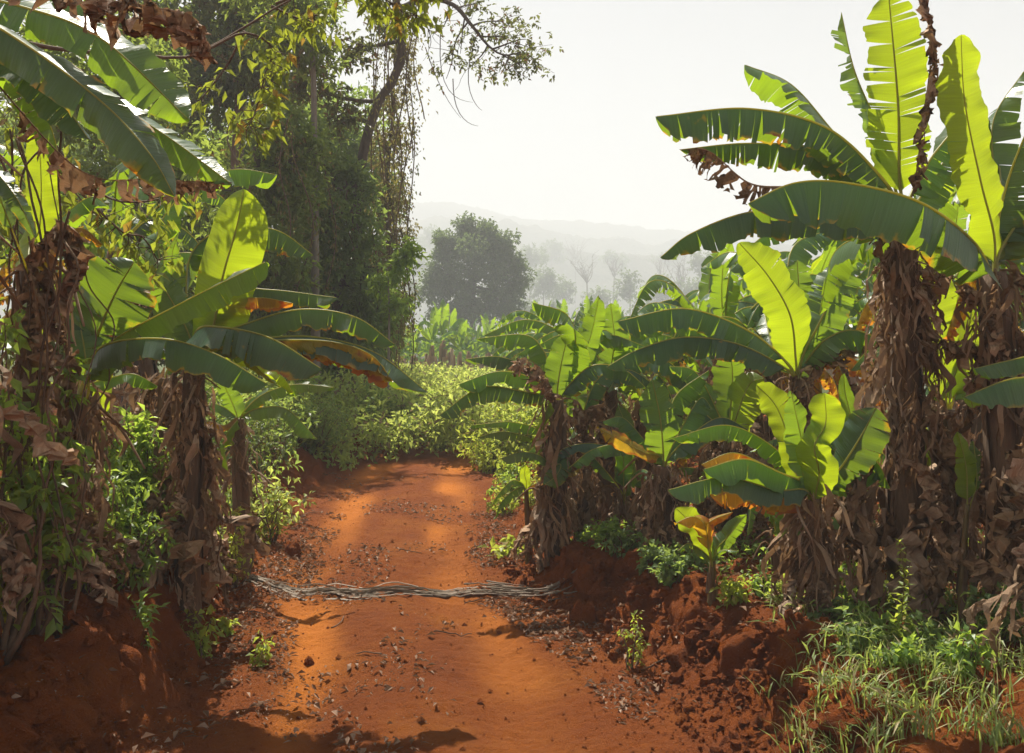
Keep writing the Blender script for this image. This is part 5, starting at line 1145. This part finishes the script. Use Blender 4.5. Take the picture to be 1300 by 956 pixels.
# ================= the big round tree and the misty trees of the valley
tree('round_tree', 'large dark rounded tree standing alone in the haze beyond the grove', 'tree', 600, 95, [(600, 390), (602, 350), (604, 310)], .35,
     [(600, 330, 52, 42), (560, 340, 26, 34), (645, 345, 28, 36), (602, 300, 34, 22), (570, 310, 24, 20), (635, 312, 24, 22), (580, 375, 40, 22), (630, 378, 36, 22), (548, 365, 22, 24), (658, 372, 20, 22), (566, 392, 30, 20), (605, 396, 34, 18), (642, 394, 28, 18), (592, 286, 16, 12), (618, 290, 14, 12)], .32, .17, 14, 'f_round', 'bark', seed=40, sub=16, subr=.34, dyr=.9)
def valley_trees():
    rs = random.Random(55)
    kinds = ['dim leafy tree in the mist of the valley', 'bare-branched tree in the mist of the valley', 'low pale misty tree on the valley floor']
    lst = [(690, 352, 190, 34, 30, 0), (672, 330, 260, 26, 30, 0), (800, 362, 170, 22, 24, 0), (745, 345, 210, 26, 24, 1), (715, 365, 200, 22, 24, 2), (760, 378, 180, 30, 22, 2), (835, 370, 190, 24, 26, 2), (865, 350, 200, 26, 30, 1),
           (905, 335, 200, 34, 26, 0), (880, 370, 170, 30, 24, 2), (960, 350, 210, 40, 30, 0), (520, 372, 170, 22, 26, 2), (525, 330, 250, 22, 30, 0), (545, 300, 330, 20, 18, 0), (610, 300, 380, 22, 16, 2), (700, 318, 360, 22, 18, 0), (780, 330, 340, 24, 18, 2),
           (730, 318, 340, 18, 20, 1), (850, 325, 360, 26, 18, 0), (925, 330, 330, 26, 18, 2), (1010, 340, 260, 36, 30, 0), (1080, 340, 240, 36, 30, 2), (1160, 335, 260, 40, 34, 0), (1240, 345, 230, 40, 30, 0), (640, 315, 400, 18, 16, 0), (575, 318, 300, 20, 20, 2), (660, 392, 140, 24, 14, 2), (700, 395, 140, 20, 12, 2), (820, 392, 140, 30, 16, 2), (780, 340, 240, 14, 20, 1), (840, 340, 260, 14, 20, 1)]
    for i, (px, py, Y, rx, ry, kd) in enumerate(lst):
        Y *= 1.5
        if kd == 1:
            x = (px-650)/F*Y; z = hz(x, Y); loc = np.array([x, Y, z]); b = MB(); c = P(px, py, Y); rw = rx*Y/F; rh = ry*Y/F
            lab = 'bare spreading tree alone in the mist between round tree and banana leaves' if i == 3 else kinds[1]
            root = empty('bare_tree', tuple(loc), lab, 'tree', None if i == 3 else 'bare trees in the mist')
            fork = np.array([x, Y, c[2]-rh*.6]); limb(b, loc, fork, .35, .22, rs, .02, 10)
            for j in range(12):
                a = rs.uniform(0, 6.28); q = rs.uniform(.3, 1); e = c+np.array([math.cos(a)*rw*q, math.sin(a)*rw*q, rh*rs.uniform(.1, 1)*(1-.4*q*q)])
                pts = limb(b, fork, e, .16, .04, rs, .1, 8, sides=4)
                for _ in range(7):
                    p2 = pts[rs.randrange(3, 8)]; e2 = p2+np.array([rs.uniform(-1, 1)*rw*.35, rs.uniform(-1, 1)*rw*.35, rs.uniform(0, .4)*rh]); limb(b, p2, e2, .06, .02, rs, .1, 5, sides=3)
            link('trunk', b_mesh(b, loc, 'trunk', [MAT['bark']]), root); continue
        bl = [(px+rs.uniform(-.4, .4)*rx, py+rs.uniform(-.3, .5)*ry, rx*rs.uniform(.45, .7), ry*rs.uniform(.4, .6)) for _ in range(5)]
        lab = {2: 'small rounded misty tree standing between the bare tree and the banana leaves', 0: 'pale tall tree in the mist directly right of the round tree'}.get(i, kinds[kd])
        tree('misty_tree', lab, 'tree', px, Y, [(px, py+ry*.6), (px, py)], .3, bl, .8, .5, .8, 'f_round', 'bark', None if i in (0, 2) else ('dim leafy trees in the mist' if kd == 0 else 'low pale trees in the mist'), seed=400+i, sub=8, subr=.4)
    # a far wood that reads as one mass
    n = 2200; px = rng.uniform(300, 1500, n); Y = rng.uniform(150, 430, n); X = (px-650)/F*Y
    Z = height(X, Y, False); V = []; Fc = []
    cs = np.stack([X, Y, Z+rng.uniform(1, 5, n)], 1); rr = rng.uniform(2, 4.5, n)
    V, Fc = clump_leaves(cs, rr, 1.6, 1.3, .9, True, .8, .2, .5)
    o = link('far_wood', mesh_np('far_wood', V, Fc, [MAT['f_round']], None, None, False)); tag(o, 'far wood on the valley floor melting into the mist', None, None, 'stuff')
valley_trees()

# ================= grass, litter, clods
def grass_patch(name, label, n, xf, yf, hmin, hmax, seed, mat='grass', wd=.004):
    r = np.random.default_rng(seed); X, Y = xf(r, n), yf(r, n); keep = fbm(X*2.2, Y*2.2, 3, seed) > -.05; X, Y = X[keep], Y[keep]
    k = 5; X = np.repeat(X, k)+r.normal(size=len(X)*k)*.03; Y = np.repeat(Y, k)+r.normal(size=len(Y)*k)*.03; n = len(X)
    Z = height(X, Y); h = r.uniform(hmin, hmax, n); a = r.uniform(0, 6.283, n); lean = r.uniform(.15, .95, n)
    d = np.stack([np.cos(a), np.sin(a), 0*a], 1); s = np.stack([-np.sin(a), np.cos(a), 0*a], 1); w_ = r.uniform(.6, 1.4, n)*wd
    rows_ = []
    b0 = np.stack([X, Y, Z-.01], 1)
    for t, ww in ((0, .7), (.35, 1.0), (.7, .8), (1, .08)):
        c = b0+d*(h*lean*t**1.8)[:, None]+np.array([0, 0, 1.])*(h*(t-.45*lean*t**2.2))[:, None]
        rows_ += [c-s*(w_*ww)[:, None], c+s*(w_*ww)[:, None]]
    V = np.stack(rows_, 1).reshape(-1, 3); i = np.arange(n)[:, None]*8
    q = np.concatenate([np.concatenate([i+2*j, i+2*j+1, i+2*j+3, i+2*j+2], 1) for j in range(3)])
    o = link(name, mesh_np(name, V, [q], [MAT[mat]], None, None, False)); tag(o, label, None, None, 'stuff')
grass_patch('grass', 'long tangled pale grass on the right-hand bank', 340, lambda r, n: r.uniform(1.75, 3.6, n), lambda r, n: r.uniform(4.2, 6.6, n), .07, .22, 70)
def lance_grass():
    r = np.random.default_rng(75); n = 620; X = 1.5+2.3*r.uniform(0, 1, n)**.7; Y = r.uniform(4.3, 6.5, n); k = fbm(X*2, Y*2, 3, 76) > -.15; X, Y = X[k], Y[k]; n = len(X)
    base = np.stack([X, Y, height(X, Y)], 1); d = unit(np.stack([r.normal(size=n), r.normal(size=n), r.uniform(.5, 1.6, n)], 1)); L = r.uniform(.10, .30, n)
    k = 9; t = np.tile(np.linspace(.25, 1, k), n); P_ = np.repeat(base, k, 0)+np.repeat(d, k, 0)*(np.repeat(L, k)*t)[:, None]; P_[:, 2] -= .18*(np.repeat(L, k)*t)**2/.3
    A = unit(np.repeat(d, k, 0)*.6+r.normal(size=(n*k, 3))*np.array([1, 1, .5])); LL = r.uniform(.05, .14, n*k)
    V, Fc = leaf_cloud(P_, A, r.normal(size=(n*k, 3))*.5+np.array([0, 0, 1.]), LL, LL*.11, droop=.3)
    o = link('bamboo_grass', mesh_np('bamboo_grass', V, Fc, [MAT['grass']], None, None, False)); tag(o, 'narrow-leaved grass stems sprawling over the right-hand bank', None, None, 'stuff')
lance_grass()
grass_patch('verge_grass', 'thin grass tufts spilling down the right-hand bank face', 300, lambda r, n: r.uniform(1.25, 2.3, n), lambda r, n: r.uniform(4.0, 5.3, n), .06, .18, 72)
def litter():
    def scatter(name, label, n, fn, smin, smax, mat, seed):
        r = np.random.default_rng(seed); X, Y = fn(r, n); n = len(X); Z = height(X, Y)+.006
        A = np.stack([np.cos(a := r.uniform(0, 6.283, n)), np.sin(a), r.normal(size=n)*.25], 1)
        L = smin+(smax-smin)*r.uniform(0, 1, n)**2.4
        V, Fc = leaf_cloud(np.stack([X, Y, Z+r.uniform(0, .02, n)], 1), A, np.stack([r.normal(size=n)*.35, r.normal(size=n)*.35, np.ones(n)], 1), L, L*r.uniform(.15, .6, n), fold=r.choice([.3, .1, .5]), droop=.05)
        o = link(name, mesh_np(name, V, Fc, [MAT[mat]], None, None, False)); tag(o, label, None, None, 'stuff')
    def f1(r, n):
        Y = r.uniform(4.4, 11, n)**1; side = r.uniform(0, 1, n); d = np.abs(r.normal(size=n))*.45
        X = np.where(side < .5, xc(Y)-hw(Y)+.35-d*1.1+.25, xc(Y)+hw(Y)-.3+d*.9-.2)
        k = fbm(X*1.6, Y*1.6, 3, 81)+r.normal(size=n)*.15 > 0; return X[k], Y[k]
    scatter('leaf_litter', 'fallen brown leaves and chips gathered along both edges of the track', 13000, f1, .010, .075, 'litter', 82)
    def f2(r, n):
        Y = 4.5+r.uniform(0, 1, n)**1.5*9; X = xc(Y)+r.uniform(-1, 1, n)*hw(Y); k = fbm(X*1.5, Y*1.5, 3, 85)+r.normal(size=n)*.12 > .36; return X[k], Y[k]
    scatter('track_litter', 'scattered dry leaf scraps on the track surface', 13000, f2, .010, .075, 'litter', 86)
    def f3(r, n):
        Y = r.uniform(5, 13, n); X = np.where(r.uniform(0, 1, n) < .6, xc(Y)+hw(Y)+r.uniform(.6, 6, n), xc(Y)-hw(Y)-r.uniform(.5, 4, n)); return X, Y
    scatter('plantation_litter', 'brown dead leaves covering the soil under the banana plants', 14000, f3, .02, .10, 'dry', 88)
    # clods
    r = np.random.default_rng(90); n = 9000; Y = 4.4+r.uniform(0, 1, n)**1.6*8; side = r.uniform(0, .72, n)
    X = np.where(side < .35, xc(Y)+hw(Y)+r.normal(size=n)*.3+.1, np.where(side < .65, xc(Y)-hw(Y)-r.normal(size=n)*.3-.1, xc(Y)+r.uniform(-1, 1, n)*hw(Y)))
    s = r.uniform(.004, .014, n)*np.where(r.uniform(0, 1, n) < .06, 2.6, 1); s *= np.where(np.abs(X-xc(Y)) > hw(Y), 1.3, .8)
    base = np.array([[1, 0, 0], [0, 1, 0], [-1, 0, 0], [0, -1, 0], [0, 0, .8], [0, 0, -.6]])
    V = base[None]*s[:, None, None]*r.uniform(.6, 1.3, (n, 6, 1))
    a = r.uniform(0, 6.28, n); ca, sa = np.cos(a)[:, None], np.sin(a)[:, None]
    V = np.stack([V[..., 0]*ca-V[..., 1]*sa, V[..., 0]*sa+V[..., 1]*ca, V[..., 2]], -1)+np.stack([X, Y, height(X, Y)+s*.3], 1)[:, None]
    i = np.arange(n)[:, None, None]*6; f = (np.array([[0, 1, 4], [1, 2, 4], [2, 3, 4], [3, 0, 4], [1, 0, 5], [2, 1, 5], [3, 2, 5], [0, 3, 5]])[None]+i).reshape(-1, 3)
    o = link('soil_clods', mesh_np('soil_clods', V.reshape(-1, 3), [f], [MAT['soil']], None, None, False)); tag(o, 'crumbs and clods of red soil on track and banks', None, None, 'stuff')
litter()
for i, (px, pt, Y) in enumerate([(1060, 775, 5.75), (1110, 790, 5.5), (1180, 760, 5.3), (1230, 800, 4.95), (1275, 740, 5.3), (1140, 830, 5.0), (1085, 820, 5.2)]):
    S_(px, pt, Y, 46, 'soft green broad-leaved weed growing up through the grass on the right bank', 'f_mid' if i % 2 else 'f_dusty', .055, .032, 60, 700+i, name='weed', cat='weed', group='broad-leaved weeds in the right-hand grass', nst=5, open_=.2)
def bank_clods():
    r = np.random.default_rng(93); n = 2600; Y = r.uniform(4.3, 9.5, n); sd_ = r.uniform(0, 1, n) < .7; off = r.uniform(-.15, .8, n)
    X = np.where(sd_, xc(Y)+hw(Y)+off, xc(Y)-hw(Y)-off); s = .008+.035*r.uniform(0, 1, n)**3.5
    th = np.linspace(0, np.pi, 5)[1:-1]; ph = np.linspace(0, 2*np.pi, 6, endpoint=False)
    b = np.array([[0, 0, 1.]]+[[math.sin(a)*math.cos(c), math.sin(a)*math.sin(c), math.cos(a)] for a in th for c in ph]+[[0, 0, -1.]])
    V = b[None]*s[:, None, None]*r.uniform(.65, 1.25, (n, len(b), 1))*r.uniform(.7, 1.2, (n, 1, 3))+np.stack([X, Y, height(X, Y)+s*.25], 1)[:, None]
    f = [[0, 1+j, 1+(j+1) % 6] for j in range(6)]+[[19, 13+(j+1) % 6, 13+j] for j in range(6)]
    for k in (0, 1): 
        for j in range(6):
            a, b2 = 1+k*6+j, 1+k*6+(j+1) % 6; f += [[a, a+6, b2+6], [a, b2+6, b2]]
    F_ = (np.array(f)[None]+np.arange(n)[:, None, None]*20).reshape(-1, 3)
    o = link('bank_clods', mesh_np('bank_clods', V.reshape(-1, 3), [F_], [MAT['soil']], None, None, False)); tag(o, 'lumps of broken red earth on the bank faces', None, None, 'stuff')
bank_clods()
def stones():
    rs = random.Random(4)
    for px, Y, s, lab in ((742, 7.0, .11, 'pointed orange earth-stained stone set in the right bank'), (372, 9.1, .09, 'flat reddish stone on the left verge by the yellow shrub'), (162, 5.25, .08, 'rounded red stone on the crest of the left mound'), (1040, 5.95, .08, 'upright lump of dark red earth on the right bank top'), (392, 6.35, .04, 'small pale stone in the left wheel track'), (745, 7.4, .09, 'grey flat stone beside the clump base')):
        x = (px-650)/F*Y; n = 14; m = 9; th = np.linspace(0, np.pi, m)[:, None]; ph = np.linspace(0, 2*np.pi, n, endpoint=False)[None]
        d = np.stack([np.sin(th)*np.cos(ph), np.sin(th)*np.sin(ph), np.cos(th)+0*ph], -1)
        rr = 1+.28*fbm(d[..., 0]*1.8+px, d[..., 1]*1.8+d[..., 2]*1.3, 3, 2)
        V = (d*rr[..., None]*s*np.array([.8, .7, 1.0])).reshape(-1, 3); idx = np.arange(n*m).reshape(m, n)
        q = np.stack([idx[:-1], idx[1:], np.roll(idx[1:], -1, 1), np.roll(idx[:-1], -1, 1)], -1).reshape(-1, 4)
        o = link('stone', mesh_np('stone', V, [q], [MAT['soil']]), None, (x, Y, hz(x, Y)+s*.3)); tag(o, lab, 'stone')
stones()

# ================= the dry fibrous banana stalk lying across the track
def fallen():
    Ys = lambda px: 0
    pts = []
    for px, py in ((284, 712), (310, 728), (350, 742), (400, 749), (460, 750), (520, 746), (580, 748), (640, 750), (690, 742), (735, 722)):
        Y = 8.0
        for _ in range(30):
            x = (px-650)/F*Y; z = hz(x, Y)+.03; Y = .5*Y+.5*(H-z)*F/(py-HZ)
        pts.append(((px-650)/F*Y, Y))
    def line(off, z0, jit, rs, a=0, b=1, n=60):
        t = np.linspace(a, b, n)*(len(pts)-1); x = np.interp(t, range(len(pts)), [p[0] for p in pts]); y = np.interp(t, range(len(pts)), [p[1] for p in pts])
        q = rs.uniform(0, 90); y = y+off+jit*fbm(t*.8+q, 0*t, 2, 3); z = height(x, y, False)+z0+.02*np.abs(fbm(t*1.3+q, 0*t+4, 2, 5))+.012; return np.stack([x, y, z], 1)
    rs = random.Random(17); b = MB(); loc = np.array([pts[4][0], pts[4][1], hz(*pts[4])])
    for i in range(20):
        a = max(0, rs.uniform(-.1, .2)) if i < 14 else rs.uniform(0, .25); e = min(1, rs.uniform(.75, 1.1)) if i < 14 else rs.uniform(.45, .8)
        ln = line(rs.uniform(-.055, .055)*(2.2 if i % 3 == 0 else 1), rs.uniform(-.022, .004), .12 if i % 3 == 0 else .07, rs, a, e)
        n = len(ln); w_ = rs.uniform(.004, .016)*np.sin(np.linspace(.25, 2.95, n)); T = unit(np.gradient(ln, axis=0)); S = unit(np.cross(T, [0, 0, 1.]))
        tw = np.linspace(0, rs.uniform(-5, 5), n)[:, None]; A = S*np.cos(tw)+np.array([0, 0, 1.])*np.sin(tw)*.6
        V = np.stack([ln-A*w_[:, None], ln+np.array([0, 0, .006]), ln+A*w_[:, None]], 1).reshape(-1, 3); idx = np.arange(n*3).reshape(n, 3)
        q = np.stack([idx[:-1, :-1], idx[:-1, 1:], idx[1:, 1:], idx[1:, :-1]], -1).reshape(-1, 4); b.add(V, q, 0, np.stack([np.repeat(np.linspace(0, 8, n), 3), np.tile([0, .5, 1], n)], 1))
    o = link('fallen_stalk', b_mesh(b, loc, 'fallen_stalk', [MAT['stalk']]), None, tuple(loc)); tag(o, 'long dry split banana stalk lying right across the track', 'fallen stalk')
    # its frayed head of twisted strips at the right edge
    f = MB()
    for i in range(60):
        c = line(rs.uniform(-.10, .12), rs.uniform(0, .06), .03, rs, u := rs.uniform(.68, .97), min(1, u+rs.uniform(.04, .12)), 10); c = c+np.array([0, rs.uniform(-.3, .15)*rs.random(), 0]); c[:, 2] = height(c[:, 0], c[:, 1], False)+.02+rs.uniform(0, .05)
        tb = tube_geo(c, np.linspace(.007, .002, 10), 4); f.add(tb[0], tb[1], 0, tb[2])
    link('frayed_end', b_mesh(f, loc, 'frayed_end', [MAT['stalk']]), o)
fallen()
def twigs():
    rs = random.Random(23); i = 0
    for px, py, ang, L in ((575, 805, .4, .25), (620, 760, .1, .35), (430, 790, 1.2, .2), (330, 780, -.4, .45), (690, 800, .2, .3), (520, 700, .1, .2), (250, 720, -.6, .8), (850, 830, .5, .3), (470, 830, 2.6, .2), (385, 655, 1.0, .5)):
        Y = 7.
        for _ in range(20):
            x = (px-650)/F*Y; Y = .5*Y+.5*(H-hz(x, Y)-.01)*F/(py-HZ)
        x = (px-650)/F*Y; t = np.linspace(-.5, .5, 10)*L; xx = x+t*math.cos(ang)+.02*np.sin(t*20+i); yy = Y+t*math.sin(ang); zz = height(xx, yy)+.014
        c = np.stack([xx, yy, zz], 1); tb = tube_geo(c-c[0], np.linspace(.006, .003, 10), 5); b = MB(); b.add(tb[0], tb[1], 0, tb[2])
        o = link('fallen_twig', b.mesh('fallen_twig', [MAT['litter']]), None, tuple(c[0])); tag(o, 'thin dry twig lying on the red soil of the track', 'twig', 'dry twigs lying on the track'); i += 1
twigs()
